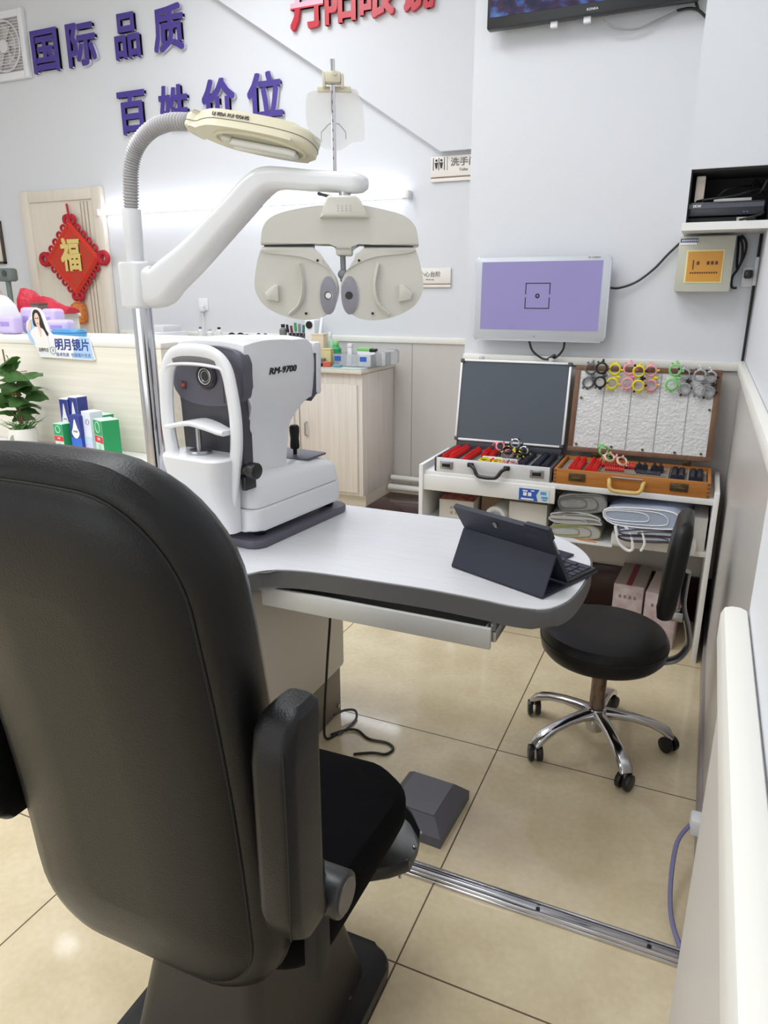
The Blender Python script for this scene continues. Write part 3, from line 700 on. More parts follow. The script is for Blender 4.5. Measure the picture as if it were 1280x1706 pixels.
lens_row('dark rimmed trial lenses in the row right of the foam divider in the aluminium case', (cxA+0.172, cyA, 0), 33, 0.014, 0.0066, 'y', DNAVY, zb, LG, False)
lens_row('dark rimmed trial lenses in the rightmost row of the aluminium case', (cxA+0.205, cyA, 0), 33, 0.0135, 0.0066, 'y', DNAVY, zb, LG, False)

# ---- trial frames: two lens cells, bridge, size knobs, temples
def trial_frame(label, m, m2, loc, rot, group, k=1.0):
    t = thing('trial_frame', label, 'trial frame', loc, 0, group); t.rotation_euler = rot; t.scale = (k, k, k)
    for s in (-1, 1):
        mb = MB(); mb.ring((s*0.028, 0, 0), 0.0205, 0.0042, 'y', 24, 8); mb.ring((s*0.028, -0.006, 0), 0.0195, 0.002, 'y', 24, 6)
        rm_ = mb.go('lens_cell', m, t)
        MB().cyl((s*0.028, 0, 0.02), (s*0.028, 0, 0.032), 0.004, seg=10).go('cell_knob', m2, rm_); MB().cyl((s*0.046, 0, -0.012), (s*0.054, 0, -0.018), 0.004, seg=10).go('cell_knob', m2, rm_)
        mb = MB(); mb.box((s*0.052, 0.006, 0.002), (0.012, 0.014, 0.012), 0.003)
        mb.tube([(s*0.056, 0.01, 0.002), (s*0.058, 0.045, 0.0), (s*0.057, 0.05, -0.006)], 0.0028, 8, smooth=3); mb.go('temple', m, t)
    mb = MB(); mb.box((0, 0.002, 0.014), (0.03, 0.008, 0.008), 0.002); mb.cyl((0, -0.002, 0.012), (0, -0.002, 0.026), 0.0045, seg=10)
    mb.tube([(-0.008, 0.004, -0.002), (0, 0.0, 0.012), (0.008, 0.004, -0.002)], 0.003, 8, smooth=3); mb.go('bridge', m2, t)
    return t
# ---- wooden case
WX0, WX1 = -0.487, 0.072
WC = thing('wooden_lens_case', 'open orange-brown wooden trial lens case at right on the shelf', 'lens case', ((WX0+WX1)/2, (AY0+AY1)/2, SZ))
W2 = WX1-WX0; H2 = 0.058
mb = MB()
mb.box((0, -Dp/2+0.006, H2/2+0.001), (W2, 0.012, H2), 0.0015); mb.box((0, Dp/2-0.006, H2/2+0.001), (W2, 0.012, H2), 0.0015)
for s in (-1, 1): mb.box((s*(W2/2-0.006), 0, H2/2+0.0012), (0.0115, Dp-0.026, H2-0.001), 0.0015)
mb.box((0, 0, 0.005), (W2-0.02, Dp-0.02, 0.008)); mb.go('case_box', OAK, WC)
mb = MB()
for s in (-1, 1):
    for k in range(4): mb.box((s*(W2/2-0.005), -Dp/2-0.0003, 0.008+k*0.0145), (0.0105, 0.001, 0.0075))
mb.go('finger_joint', WALNUT, WC, smooth=0)
MB().box((0, 0, 0.026), (W2-0.03, Dp-0.03, 0.036)).go('felt_tray', TAUPE, WC)
mb = MB()
for x in (-0.205, -0.122, 0.13, 0.2): MB().box((x, 0, 0.047), (0.006, Dp-0.04, 0.008), 0.001).go('tray_ridge', TAUPE, WC)
MB().box((0.005, -0.062, 0.047), (0.244, 0.006, 0.008), 0.001).go('tray_ridge', TAUPE, WC)
for x in (-0.19, 0.175):
    o = MB().box((x, -Dp/2-0.003, 0.032), (0.062, 0.006, 0.03), 0.002).go('latch', BRASS, WC)
    mb = MB(); mb.box((x, -Dp/2-0.0075, 0.03), (0.026, 0.003, 0.016), 0.001); mb.cyl((x-0.02, -Dp/2-0.006, 0.03), (x+0.02, -Dp/2-0.006, 0.03), 0.004, seg=10); mb.go('latch_hasp', BRASS, o)
mb = MB(); hz = 0.036
mb.tube([(-0.07, -Dp/2-0.004, hz), (-0.067, -Dp/2-0.022, hz-0.004), (-0.064, -Dp/2-0.03, hz-0.022), (-0.045, -Dp/2-0.034, hz-0.034), (0.03, -Dp/2-0.034, hz-0.034), (0.048, -Dp/2-0.03, hz-0.022), (0.052, -Dp/2-0.022, hz-0.004), (0.055, -Dp/2-0.004, hz)], 0.0075, 10, smooth=3)
h_ = mb.go('handle', HANDLE, WC); lab(h_, 'tan plastic handle')
MB().cyl((-0.062, -Dp/2-0.006, hz+0.012), (0.048, -Dp/2-0.006, hz+0.012), 0.003, seg=10).go('handle_rod', STEEL, h_)
lo, ln, X, L = lid(WC, W2-0.012, H2+0.022, Dp/2-0.012, 1.07-SZ, Dp/2+0.058, WALNUT, 0.02, FOIL, 0.032, 'wood')
for k in range(1, 5):
    mb = MB(); mb.X = X; mb.box((-W2/2+0.02+k*0.106, -0.012, L/2), (0.002, 0.003, L-0.045)).go('lining_seam', mat('seam_grey', (150, 148, 148), 0.7), ln, smooth=0)
for x, z in ((-0.24, 0.03), (-0.24, 0.22), (-0.1, 0.03), (0.02, 0.028), (0.14, 0.027), (0.235, 0.03), (0.245, 0.2)):
    mb = MB(); mb.X = X; mb.cyl((x, -0.017, z), (x, -0.012, z), 0.005, seg=10).go('stud', BRASS, ln)
for x in (-0.16, 0.19): MB().box((x, Dp/2-0.008, H2+0.012), (0.03, 0.014, 0.022), 0.002).go('hinge', BRASS, WC)
cxW, cyW = (WX0+WX1)/2, cyA; LW = 'rows of trial lenses in the wooden case'; zb = SZ+0.045
lens_row('red rimmed trial lenses in the leftmost pair of rows of the wooden case', (cxW-0.22, cyW-0.005, 0), 26, 0.0125, 0.0066, 'y', RED, zb, LW)
lens_row('red rimmed trial lenses leaning beside the leftmost row of the wooden case', (cxW-0.196, cyW-0.005, 0), 26, 0.0125, 0.0066, 'y', RED, zb, LW)
lens_row('red rimmed trial lenses in the third row of the wooden case', (cxW-0.158, cyW-0.005, 0), 26, 0.0125, 0.0066, 'y', RED, zb, LW)
lens_row('red rimmed trial lenses in the fourth row of the wooden case', (cxW-0.135, cyW-0.005, 0), 26, 0.0125, 0.0066, 'y', RED, zb, LW)
lens_row('red lenses in the crosswise row in front of the pale frame, wooden case', (cxW-0.065, cyW-0.03, 0), 11, 0.011, 0.0066, 'x', RED, zb, LW)
lens_row('red lenses in the short row right of the pale frame, wooden case', (cxW-0.035, cyW+0.045, 0), 12, 0.0125, 0.0066, 'x', RED, zb, LW)
lens_row('red lenses in the short row behind the green frame, wooden case', (cxW-0.095, cyW+0.035, 0), 8, 0.0115, 0.0066, 'x', RED, zb, LW)
for k, (dx, dy) in enumerate(((0.018, 0.03), (0.04, 0.03), (0.075, 0.035), (0.098, 0.035))):
    lens_row('dark trial lenses in short row %s of the middle of the wooden case' % ('one', 'two', 'three', 'four')[k], (cxW+dx, cyW+dy, 0), 9, 0.0125, 0.0066, 'y', DNAVY, zb, LW)
lens_row('dark lenses in the crosswise row at the front middle of the wooden case', (cxW+0.06, cyW-0.032, 0), 15, 0.0095, 0.006, 'x', DNAVY, zb, LW, False)
for k, dx in enumerate((0.152, 0.176, 0.216, 0.24)):
    lens_row('dark trial lenses in long row %s from the right end of the wooden case' % ('four', 'three', 'two', 'one')[k], (cxW+dx, cyW-0.01, 0), 22, 0.0125, 0.0066, 'y', DNAVY, zb, LW, False)

SILV = mat('grey_frame', (120, 122, 124), 0.3, metal=0.5); CHR = mat('chrome_frame', (186, 188, 192), 0.2, metal=0.8)
TF = 'trial frames hanging on the wooden lid'
def hang(px, py, px2, py2, Yh):
    a, b = onY(px, py, Yh), onY(px2, py2, Yh); c = (a+b)/2
    return c, math.atan2((b-a).x, -(b-a).z)
for (x1, y1, x2, y2, Yh, m, m2, d) in (
    (985, 614, 980, 638, 3.012, SILV, SILV, 'grey trial frame hanging leftmost on the wooden lid'),
    (1003, 612, 1000, 638, 2.99, BLACKP, DGREY, 'black trial frame hanging second from left, before the grey one'),
    (1025, 614, 1020, 640, 2.995, YEL, YEL, 'yellow trial frame hanging left of the pink one'),
    (1049, 616, 1046, 638, 2.995, PINK, PINK, 'pink trial frame hanging between the two yellow ones'),
    (1065, 618, 1064, 643, 2.987, YEL, BLACKM, 'yellow trial frame with dark knobs hanging right of the pink one'),
    (1085, 619, 1085, 641, 3.005, PINK, YEL, 'pink trial frame with yellow knobs hanging mid lid'),
    (1126, 615, 1119, 642, 2.985, GREEN, GREEN, 'green trial frame hanging on the wooden lid'),
    (1140, 624, 1141, 647, 3.005, CHR, BLACKP, 'chrome trial frame with black knobs hanging right of the green one'),
    (1167, 624, 1165, 651, 2.985, CHR, SILV, 'chrome trial frame hanging second from the right end'),
    (1184, 628, 1181, 653, 3.005, CHR, BLACKP, 'chrome trial frame hanging rightmost on the wooden lid')):
    c, tilt = hang(x1, y1, x2, y2, Yh)
    trial_frame(d, m, m2, c, (0, PI/2-tilt, 0), TF)
TL = 'trial frames lying in the lens cases'
def lay(px, py, z): return onZ(px, py, z)
trial_frame('pink trial frame lying behind the dark lenses in the aluminium case', PINK, RED, (cxA+0.005, cyA+0.045, AZ+0.075), (rad(-30), rad(40), rad(10)), TL, 0.85)
trial_frame('yellow and black trial frame lying mid aluminium case', BLACKP, YEL, (cxA+0.05, cyA+0.02, AZ+0.075), (rad(-60), rad(10), rad(8)), TL, 0.9)
trial_frame('chrome trial frame standing on the yellow and black one in the aluminium case', CHR, DNAVY, (cxA+0.068, cyA+0.05, AZ+0.092), (rad(-15), rad(35), rad(-10)), TL, 0.85)
trial_frame('black trial frame with yellow knobs beside the dark lens rows in the aluminium case', BLACKP, YEL, (cxA+0.088, cyA+0.015, AZ+0.072), (rad(-70), rad(0), rad(60)), TL, 0.75)
trial_frame('yellow and red trial frame lying at the front of the aluminium case', YEL, RED, (cxA-0.015, cyA-0.085, AZ+0.052), (rad(-80), 0, rad(-6)), TL, 1.0)
trial_frame('pink and grey trial frame at the front middle of the aluminium case', PINK, SILV, (cxA+0.055, cyA-0.085, AZ+0.052), (rad(-80), 0, rad(4)), TL, 0.8)
trial_frame('green trial frame standing in the wooden case', GREEN, GREEN, (cxW-0.115, cyW+0.065, SZ+0.08), (rad(-20), rad(70), rad(20)), TL, 0.9)
trial_frame('pale pink trial frame lying on red lenses in the wooden case', mat('cream_frame', (224, 196, 172), 0.4), PINK, (cxW-0.07, cyW+0.03, SZ+0.08), (rad(-50), rad(15), rad(10)), TL, 0.9)

# ---- things on the shelves
def carton(name, label, cat, c, d, m, rz=0, group=None, flap=None, extra=None):
    t = thing(name, label, cat, (c[0], c[1], c[2]), rz, group)
    MB().box((0, 0, d[2]/2), d, 0.002).go('box_body', m, t)
    if flap: MB().box((0, 0, d[2]+0.001), (d[0]*0.98, d[1]*0.98, 0.002)).go('printed_top', flap, t, smooth=0)
    if extra: extra(t, d)
    return t
MS = 0.4275
def chinese_marks(t, d):
    mb = MB()
    for r in range(2):
        for k in range(3): mb.box((-0.02+k*0.022, -d[1]/2-0.0008, 0.03+r*0.022), (0.012, 0.001, 0.012))
    mb.go('printed_marks', mat('tan_print', (190, 170, 150), 0.6), t, smooth=0)
carton('carton', 'cream carton with red printed top at the left end of the shelf', 'box', (-0.90, 2.87, MS), (0.15, 0.2, 0.085), CARDB, 0.05, None, mat('red_printed_paper', (206, 150, 138), 0.7, noise=((40, 40, 40), 0.25, (180, 70, 60))), chinese_marks)
carton('carton', 'plain brown and white carton behind the tablet on the shelf', 'box', (-0.585, 2.85, MS), (0.155, 0.2, 0.115), CARDB, 0.0, None, CARDD)
carton('carton', 'brown carton lying behind the red topped one on the shelf', 'box', (-0.765, 2.93, MS), (0.09, 0.14, 0.12), CARDD)
t = thing('rolled_paper', 'pale paper roll lying beside the plain carton on the shelf', 'roll', (-0.70, 2.83, MS+0.045), rad(-8))
MB().tube([(0, -0.1, 0), (0, 0.1, 0)], 0.045, 20, cap=True).go('roll', mat('pale_paper', (206, 206, 200), 0.7), t)
MB().ring((0, -0.1, 0), 0.025, 0.006, 'y', 20, 6).go('roll_end', mat('roll_end_grey', (150, 150, 156), 0.8), t)  # grey ring marks the end of the roll
mb = MB(); mb.box((-0.665, 2.93, MS+0.075), (0.04, 0.16, 0.15), 0.01)
tag(mb.go('black_pouch', BLACKM), 'black pouch standing between the paper roll and the plain carton', 'pouch')
def folded(name, label, c, w, d, h, m, layers, rz=0, edge=None, group=None, skew=0.0):
    """a bag or cloth folded in loose layers: each layer an open flattened loop"""
    t = thing(name, label, 'folded bag', c, rz, group); lh = h/layers
    for k in range(layers):
        ww = w*random.uniform(0.9, 1.0); sx = skew*k
        pr = []
        for i in range(20):
            a = 2*PI*i/20; ca, sa = math.cos(a), math.sin(a)
            pr.append((sx+ww/2*math.copysign(abs(ca)**0.6, ca), lh*(k+0.5)+lh*0.5*math.copysign(abs(sa)**0.8, sa)+0.006*math.sin(3*ca+k)))
        mb = MB(); rings = []
        for j in range(8):
            yy = -d/2+d*j/7; f = 1-0.05*random.random()
            rings.append([(x*f+0.004*random.uniform(-1, 1), yy, z+0.002*random.uniform(-1, 1)) for x, z in pr])
        mb.loft(rings); o = mb.go('fold', m, t)
        mb = MB(); mb.tube([(x*0.98, -d/2-0.001, z) for x, z in pr], 0.0025, 6, closed=True)
        for q in ((0.8, 0.55) if lh > 0.05 else (0.7,)): mb.tube([(x*q+ww*(1-q)*(0.42 if k % 2 else -0.42), -d/2-0.0015, (z-lh*(k+0.5))*q*0.92+lh*(k+0.5)) for x, z in pr], 0.0018, 6, closed=True)
        mb.go('hem', edge or m, o)
    return t
GD = mat('grey_hem', (110, 110, 104), 0.9); 
folded('folded_bag', 'grey felt bag rolled thick, uppermost left of the pile in the shelf', (-0.375, 2.83, MS+0.112), 0.20, 0.24, 0.075, GCLOTH, 1, 0.06, GD, 'bags piled in the shelf')
folded('folded_bag', 'grey quilted bag folded in the middle of the left pile in the shelf', (-0.385, 2.83, MS+0.067), 0.21, 0.24, 0.04, GCLOTH, 2, -0.04, mat('pale_hem', (190, 188, 186), 0.9), 'bags piled in the shelf')
folded('folded_bag', 'light grey bag with greenish inner rolls, lowest in the left pile in the shelf', (-0.39, 2.83, MS+0.003), 0.22, 0.24, 0.06, mat('light_grey_cloth', (182, 182, 180), 0.9, bump=(200, 0.3)), 1, 0.02, mat('olive_hem', (150, 150, 100), 0.9), 'bags piled in the shelf')
folded('folded_bag', 'blue grey bag with white hems folded uppermost in the right pile', (-0.13, 2.80, MS+0.094), 0.30, 0.26, 0.075, BCLOTH, 1, rad(-6), WHITEP, 'bags piled in the shelf', 0.01)
folded('folded_bag', 'pale blue bag with dark inside lying under the blue grey one', (-0.11, 2.79, MS+0.045), 0.27, 0.25, 0.045, mat('pale_blue_cloth', (190, 198, 214), 0.85), 2, rad(5), mat('dark_inner', (70, 58, 62), 0.9), 'bags piled in the shelf', 0.006)
mb = MB()
mb.tube([(-0.235, 2.672, MS+0.09), (-0.215, 2.664, MS+0.03), (-0.185, 2.662, MS+0.004), (-0.165, 2.66, MS+0.012), (-0.175, 2.662, MS+0.06), (-0.20, 2.668, MS+0.095)], 0.006, 8, smooth=5)
mb.tube([(-0.14, 2.665, MS+0.085), (-0.125, 2.66, MS+0.04), (-0.135, 2.66, MS+0.008)], 0.005, 8, smooth=5)
tag(mb.go('bag_strap', WHITEP), 'white straps hanging down over the shelf edge from the blue bags', 'strap')
carton('storage_box', 'flat white box under the blue bags at right of the shelf', 'box', (-0.10, 2.835, MS), (0.30, 0.24, 0.044), CARDB)
carton('storage_box', 'white box with pale edge standing in the right corner of the shelf', 'box', (0.055, 2.9, MS), (0.05, 0.26, 0.13), CARDB)
mb = MB(); mb.box((-0.36, 2.70, MS+0.004), (0.24, 0.06, 0.006), 0.002); o = tag(mb.go('paper_sheet', mat('paper_grey', (206, 206, 206), 0.7)), 'pale paper sheet with orange mark at the shelf edge below the grey bags', 'paper')
MB().prism([(-0.36, 2.69), (-0.30, 2.685), (-0.30, 2.70), (-0.33, 2.702), (-0.40, 2.712)], 'xy', MS+0.007, MS+0.0078).go('orange_mark', ORANGE, o)
PBOX = mat('floral_carton', (206, 197, 197), 0.5, noise=((22, 22, 22), 0.4, (172, 146, 148)))
def box_marks(t, d):
    mb = MB()
    for k in range(4): mb.box((-0.03+k*0.019, -d[1]/2-0.0006, d[2]-0.05), (0.011, 0.001, 0.014))
    mb.go('printed_marks', mat('mauve_print', (146, 120, 124), 0.5), t, smooth=0)
    MB().box((0, 0, d[2]+0.0016), (d[0]*0.2, d[1]*0.98, 0.002)).go('ribbon_print', mat('dark_red_print', (120, 40, 50), 0.5), t, smooth=0)
carton('gift_box', 'pinkish printed gift box on the floor under the shelf, left one', 'box', (-0.165, 2.93, 0), (0.115, 0.26, 0.235), PBOX, rad(-3), 'gift boxes under the shelf', mat('carton_top', (150, 142, 136), 0.5), box_marks)
carton('gift_box', 'pinkish printed gift box on the floor behind the stool backrest', 'box', (-0.035, 2.91, 0), (0.12, 0.26, 0.225), PBOX, rad(-5), 'gift boxes under the shelf', mat('carton_top2', (196, 182, 180), 0.5), box_marks)

# ================================================================== REFRACTION UNIT
def at_base(b):
    def f():
        m = MB(); m.X = Matrix.Translation(-Vector(b)); return m
    return f
def offset_poly(pts, d):
    n = len(pts); o = []; A = sum(pts[i][0]*pts[(i+1) % n][1]-pts[(i+1) % n][0]*pts[i][1] for i in range(n))
    sg = 1 if A > 0 else -1
    for i in range(n):
        a, b, c = Vector(pts[i-1][:2]), Vector(pts[i][:2]), Vector(pts[(i+1) % n][:2])
        t = ((b-a).normalized()+(c-b).normalized()).normalized(); nn = Vector((t.y, -t.x))*sg
        o.append(b+nn*d)
    return o
TZ = 0.72
UB = (-1.19, 1.6, 0); mu = at_base(UB)
U = thing('refraction_unit', 'white eye examination table with grey edge, pedestal, chrome pole and swing arm', 'examination table', UB)
outl = [(-0.955, 1.235), (-0.925, 1.288), (-0.89, 1.333), (-0.823, 1.358), (-0.732, 1.368), (-0.611, 1.374), (-0.5, 1.378), (-0.384, 1.373), (-0.302, 1.366), (-0.243, 1.382), (-0.207, 1.44), (-0.192, 1.543), (-0.192, 1.664), (-0.207, 1.735), (-0.253, 1.811), (-0.33, 1.877), (-0.434, 1.898), (-0.614, 1.902), (-0.803, 1.9), (-0.948, 1.9), (-1.2, 1.9), (-1.45, 1.9), (-1.53, 1.86), (-1.56, 1.78), (-1.56, 1.3), (-1.53, 1.18), (-1.45, 1.12), (-1.3, 1.1), (-1.1, 1.12), (-1.0, 1.17)]
op = [(p.x, p.y) for p in spline([(a, b, 0) for a, b in outl], 4)]
mu().prism(offset_poly(op, -0.003), 'xy', TZ-0.03, TZ, 0.0015).go('tabletop', TOPW, U)
eb = mu().prism(offset_poly(op, 0.002), 'xy', TZ-0.046, TZ-0.0022, 0.008, 3).go('edge_band', EDGE, U); lab(eb, 'dark grey rounded table edge')
m = mu(); m.box((-0.6435, 1.362, 0.637), (0.583, 0.012, 0.05), 0.003); dw = m.go('drawer', LGREY, U)
m = mu(); m.box((-0.6435, 1.545, 0.616), (0.55, 0.354, 0.006)); m.box((-0.366, 1.545, 0.637), (0.004, 0.354, 0.044)); m.box((-0.921, 1.545, 0.637), (0.004, 0.354, 0.044)); m.go('drawer_tray', LGREY, dw)
for x in (-0.35, -0.937): mu().box((x, 1.55, 0.64), (0.014, 0.36, 0.03), 0.003).box((x, 1.55, 0.663), (0.012, 0.36, 0.026)).go('drawer_rail', STEEL, U)
m = mu(); m.box((-1.2, 1.57, 0.42), (0.44, 0.63, 0.505), 0.012); m.go('pedestal', mat('warm_grey_panel', (206, 202, 194), 0.4), U)
m = mu(); m.box((-1.2, 1.565, 0.086), (0.425, 0.60, 0.168), 0.004); pl = m.go('plinth', mat('brown_grey_plinth', (112, 104, 96), 0.4), U)
m = mu(); m.cyl((-0.988, 1.845, 0.03), (-0.984, 1.845, 0.03), 0.008, seg=12); m.go('bolt', STEEL, pl)
m = mu(); m.cyl((-1.365, 1.51, TZ-0.02), (-1.365, 1.51, 1.33), 0.0255, seg=32); m.go('pole', CHROME, U)
m = mu(); m.cyl((-1.365, 1.51, TZ), (-1.365, 1.51, TZ+0.03), 0.05, bev=0.006); m.go('pole_flange', DGREY, U)
# swing arm with rounded section
m = mu()
arm_mid = [(-1.36, 1.372, .055), (-1.30, 1.368, .052), (-1.26, 1.392, .046), (-1.18, 1.443, .040), (-1.11, 1.495, .037), (-1.04, 1.547, .034), (-1.0, 1.578, .033), (-0.965, 1.597, .0285), (-0.925, 1.600, .0235), (-0.85, 1.591, .022), (-0.78, 1.584, .0215), (-0.735, 1.579, .0205), (-0.715, 1.577, .013), (-0.709, 1.577, .004)]
sp = spline([(a, b, c) for a, b, c in arm_mid], 5, False); rings = []
for i, p in enumerate(sp):
    a, b = sp[max(i-1, 0)], sp[min(i+1, len(sp)-1)]; tx, tz = b.x-a.x, b.y-a.y; l = math.hypot(tx, tz); nx, nz = -tz/l, tx/l
    ra = p.z*0.97; rb = min(0.034, ra*1.2) if ra > 0.01 else ra
    ring = []
    for u, v in rrect(2*ra, 2*rb, min(ra, rb)*0.7, 5): ring.append((p.x+nx*u, 1.51+v, p.y+nz*u))
    rings.append(ring)
m.loft(rings)
m.prism(rrect(0.09, 0.085, 0.03, 6), 'xy', 1.315, 1.429, 0.008, 3, mx=Matrix.Translation((-1.364, 1.51, 0)))
m.go('swing_arm', ABSG, U)
m = mu(); m.cyl((-1.371, 1.51, 1.428), (-1.369, 1.51, 1.555), 0.0215, 0.0245, 28, 0.002); m.go('lamp_stem', ABSG, U)
m = mu()
pth = [(-1.369, 1.51, 1.55), (-1.364, 1.51, 1.60), (-1.356, 1.51, 1.65), (-1.333, 1.51, 1.694), (-1.285, 1.51, 1.727), (-1.225, 1.51, 1.739), (-1.165, 1.51, 1.734)]
m.tube(spline(pth, 60, False), lambda t: 0.0178+0.0024*math.sin(t*2*PI*46), 18); nk = m.go('lamp_neck', mat('grey_corrugated_hose', (176, 174, 176), 0.4), U, smooth=80); lab(nk, 'grey corrugated lamp neck')
# lamp head
LM = Matrix.Translation((-1.165, 1.51, 1.733)) @ Matrix.Rotation(rad(12.5), 4, 'Y') @ Matrix.Rotation(rad(-20), 4, 'X')
def ml():
    q = MB(); q.X = Matrix.Translation(-Vector(UB)) @ LM; return q
hp = spline([(0, 0.019, 0), (0.03, 0.021, 0), (0.06, 0.037, 0), (0.1, 0.051, 0), (0.18, 0.056, 0), (0.26, 0.054, 0), (0.315, 0.043, 0), (0.337, 0.018, 0), (0.338, -0.018, 0), (0.315, -0.043, 0), (0.26, -0.054, 0), (0.18, -0.056, 0), (0.1, -0.051, 0), (0.06, -0.037, 0), (0.03, -0.021, 0), (0, -0.019, 0)], 4)
q = ml(); q.prism(hp, 'xy', -0.02, 0.018, 0.009, 4); lh = q.go('lamp_head', LAMPB, U); lab(lh, 'beige oval lamp head')
q = ml(); el = [(0.2+0.118*math.cos(a), 0.042*math.sin(a), -0.0205) for a in [2*PI*k/40 for k in range(40)]]
q.tube(el, 0.0045, 8, closed=True); q.go('reflector_rim', LAMPB, lh)
q = ml(); q.prism([(p[0], p[1]) for p in el], 'xy', -0.0215, -0.0205); q.go('reflector', mat('dull_beige', (180, 178, 156), 0.4), lh, smooth=0)
q = ml(); q.tube([(0.13, -0.009, -0.0285), (0.285, -0.009, -0.0285), (0.295, -0.006, -0.0285), (0.295, 0.006, -0.0285), (0.285, 0.009, -0.0285), (0.13, 0.009, -0.0285)], 0.0075, 12)
q.go('lamp_tube', mat('unlit_tube', (222, 220, 216), 0.25), lh)
q = ml(); q.box((0.122, 0, -0.027), (0.026, 0.04, 0.013), 0.003); q.go('tube_socket', mat('pale_socket', (200, 198, 186), 0.4), lh)
q = ml(); q.tube([(p.x, p.y, -0.0035) for p in offset_poly([(p.x, p.y) for p in hp], 0.0002) for p in [Vector((p[0], p[1], 0))]], 0.0009, 6, closed=True); q.go('seam_line', mat('seam_brown', (120, 114, 98), 0.6), lh)
q = ml(); q.text('LI YIDA RUI GONG', (0.145, -0.0555, 0.0055), 0.1, 0.0075, 0.003, mx=Matrix.Rotation(rad(-3.0), 4, 'Z')); q.go('lettering', GREYP, lh, smooth=0)
# grey tray for the instrument
RO = Vector((-1.105, 1.66, TZ)); RZ = rad(-6.8)
RM_ = Matrix.Translation(RO) @ Matrix.Rotation(RZ, 4, 'Z')
q = MB(); q.X = Matrix.Translation(-Vector(UB)) @ RM_
q.prism(rrect(0.285, 0.43, 0.035, 5), 'xy', 0.0002, 0.022, 0.005, 2); ty = q.go('instrument_tray', MGREY, U); lab(ty, 'slate grey sliding tray under the instrument')

# ---- autorefractor
RF = thing('autorefractor', 'white and grey autorefractor with chin rest standing on the table', 'eye instrument', RO+Vector((0, 0, 0.0222)), RZ)
mr = at_base((0, 0, 0.0222))
for x in (-0.095, 0.095):
    for y in (-0.15, 0.16):
        m = mr(); m.cyl((x, y, 0.0222), (x, y, 0.047), 0.02, seg=20, bev=0.003); m.go('foot', BLACKP, RF)
m = mr(); m.prism(rrect(0.265, 0.405, 0.035, 6), 'xy', 0.042, 0.102, 0.008, 3, mx=Matrix.Translation((0, -0.005, 0))); m.go('base', ABSW, RF)
m = mr(); m.prism(rrect(0.25, 0.385, 0.03, 6), 'xy', 0.101, 0.1045, mx=Matrix.Translation((0, -0.005, 0))); m.go('base_gap', DGREY, RF)
m = mr(); rings = []
for z, hw, y0, y1, r in ((0.104, 0.128, -0.2, 0.19, 0.03), (0.112, 0.128, -0.2, 0.19, 0.03), (0.145, 0.123, -0.2, 0.186, 0.03), (0.16, 0.114, -0.196, 0.172, 0.03), (0.170, 0.10, -0.19, 0.145, 0.03), (0.178, 0.088, -0.185, 0.11, 0.03)):
    rings.append([(x, (y0+y1)/2+y, z+0.018*max(0, (0.0-y))/0.2*(1 if z > 0.13 else 0)) for x, y in rrect(2*hw, y1-y0, r, 5)])
m.loft(rings); m.go('sliding_body', ABSW, RF)
m = mr(); m.prism([(-0.07, 0.05), (0.085, 0.05), (0.098, 0.075), (0.092, 0.165), (-0.08, 0.165)], 'xy', 0.176, 0.183, 0.002); m.go('control_plate', MGREY, RF)
m = mr(); m.cyl((0.03, 0.098, 0.182), (0.03, 0.098, 0.20), 0.006, seg=14); m.lathe([(0.012, 0.2), (0.014, 0.206), (0.0125, 0.23), (0.0145, 0.25), (0.0145, 0.262), (0.011, 0.268), (0.004, 0.269)], (0.03, 0.098, 0)); m.go('joystick', BLACKM, RF)
# upper housing: side outline extruded across, with crowned top
pr = [(0.085, 0.500), (0.0, 0.516), (-0.1, 0.520), (-0.175, 0.513), (-0.19, 0.500), (-0.188, 0.40), (-0.178, 0.375), (-0.172, 0.34), (-0.178, 0.19), (-0.03, 0.176), (-0.018, 0.20), (-0.008, 0.25), (0.0, 0.285), (0.018, 0.318), (0.044, 0.345), (0.07, 0.358), (0.098, 0.365)]
m = mr()
def hw(z): return 0.112 if z > 0.36 else (0.112-(0.36-z)*0.35 if z > 0.30 else 0.091)
t_ = bmesh.new(); cols = []
pp_ = [(p.x, p.y) for p in spline([(a, b, 0) for a, b in pr], 3)]
rings = []
for f, dz, ins in ((-1, -0.0, 0.004), (-0.985, 0.0, 0.0), (-0.8, 0.004, 0), (-0.4, 0.008, 0), (0.4, 0.008, 0), (0.8, 0.004, 0), (0.985, 0.0, 0.0), (1, 0, 0.004)):
    cc = [p for p in offset_poly(pp_, -ins)] if ins else [Vector(p) for p in pp_]
    rings.append([(f*hw(p.y), p.x, p.y+(dz if p.y > 0.49 else 0)) for p in cc])
m.loft(rings); m.go('housing', ABSW, RF)
m = mr(); m.text('RM-9700', (0.1135, -0.045, 0.443), 0.112, 0.017, 0.002, 0.012, mx=Matrix.Rotation(PI/2, 4, 'Z'), shear=0.25); m.go('lettering', BLACKP, RF, smooth=0)
# rear dark wedge and screen housing
m = mr(); m.prism([(0.094, 0.475), (0.1, 0.475), (0.1, 0.366), (0.072, 0.347), (0.084, 0.385), (0.091, 0.43)], 'yz', -0.1135, 0.1135); m.go('rear_wedge', DGREY, RF)
m = mr(); m.box((0, 0.109, 0.433), (0.229, 0.034, 0.144), 0.009, rot=(rad(-2), 0, 0)); m.go('screen_housing', ABSW, RF)
m = mr(); m.box((0, 0.1265, 0.433), (0.18, 0.003, 0.105), 0.001, rot=(rad(-3), 0, 0)); m.go('operator_screen', LENS, RF)
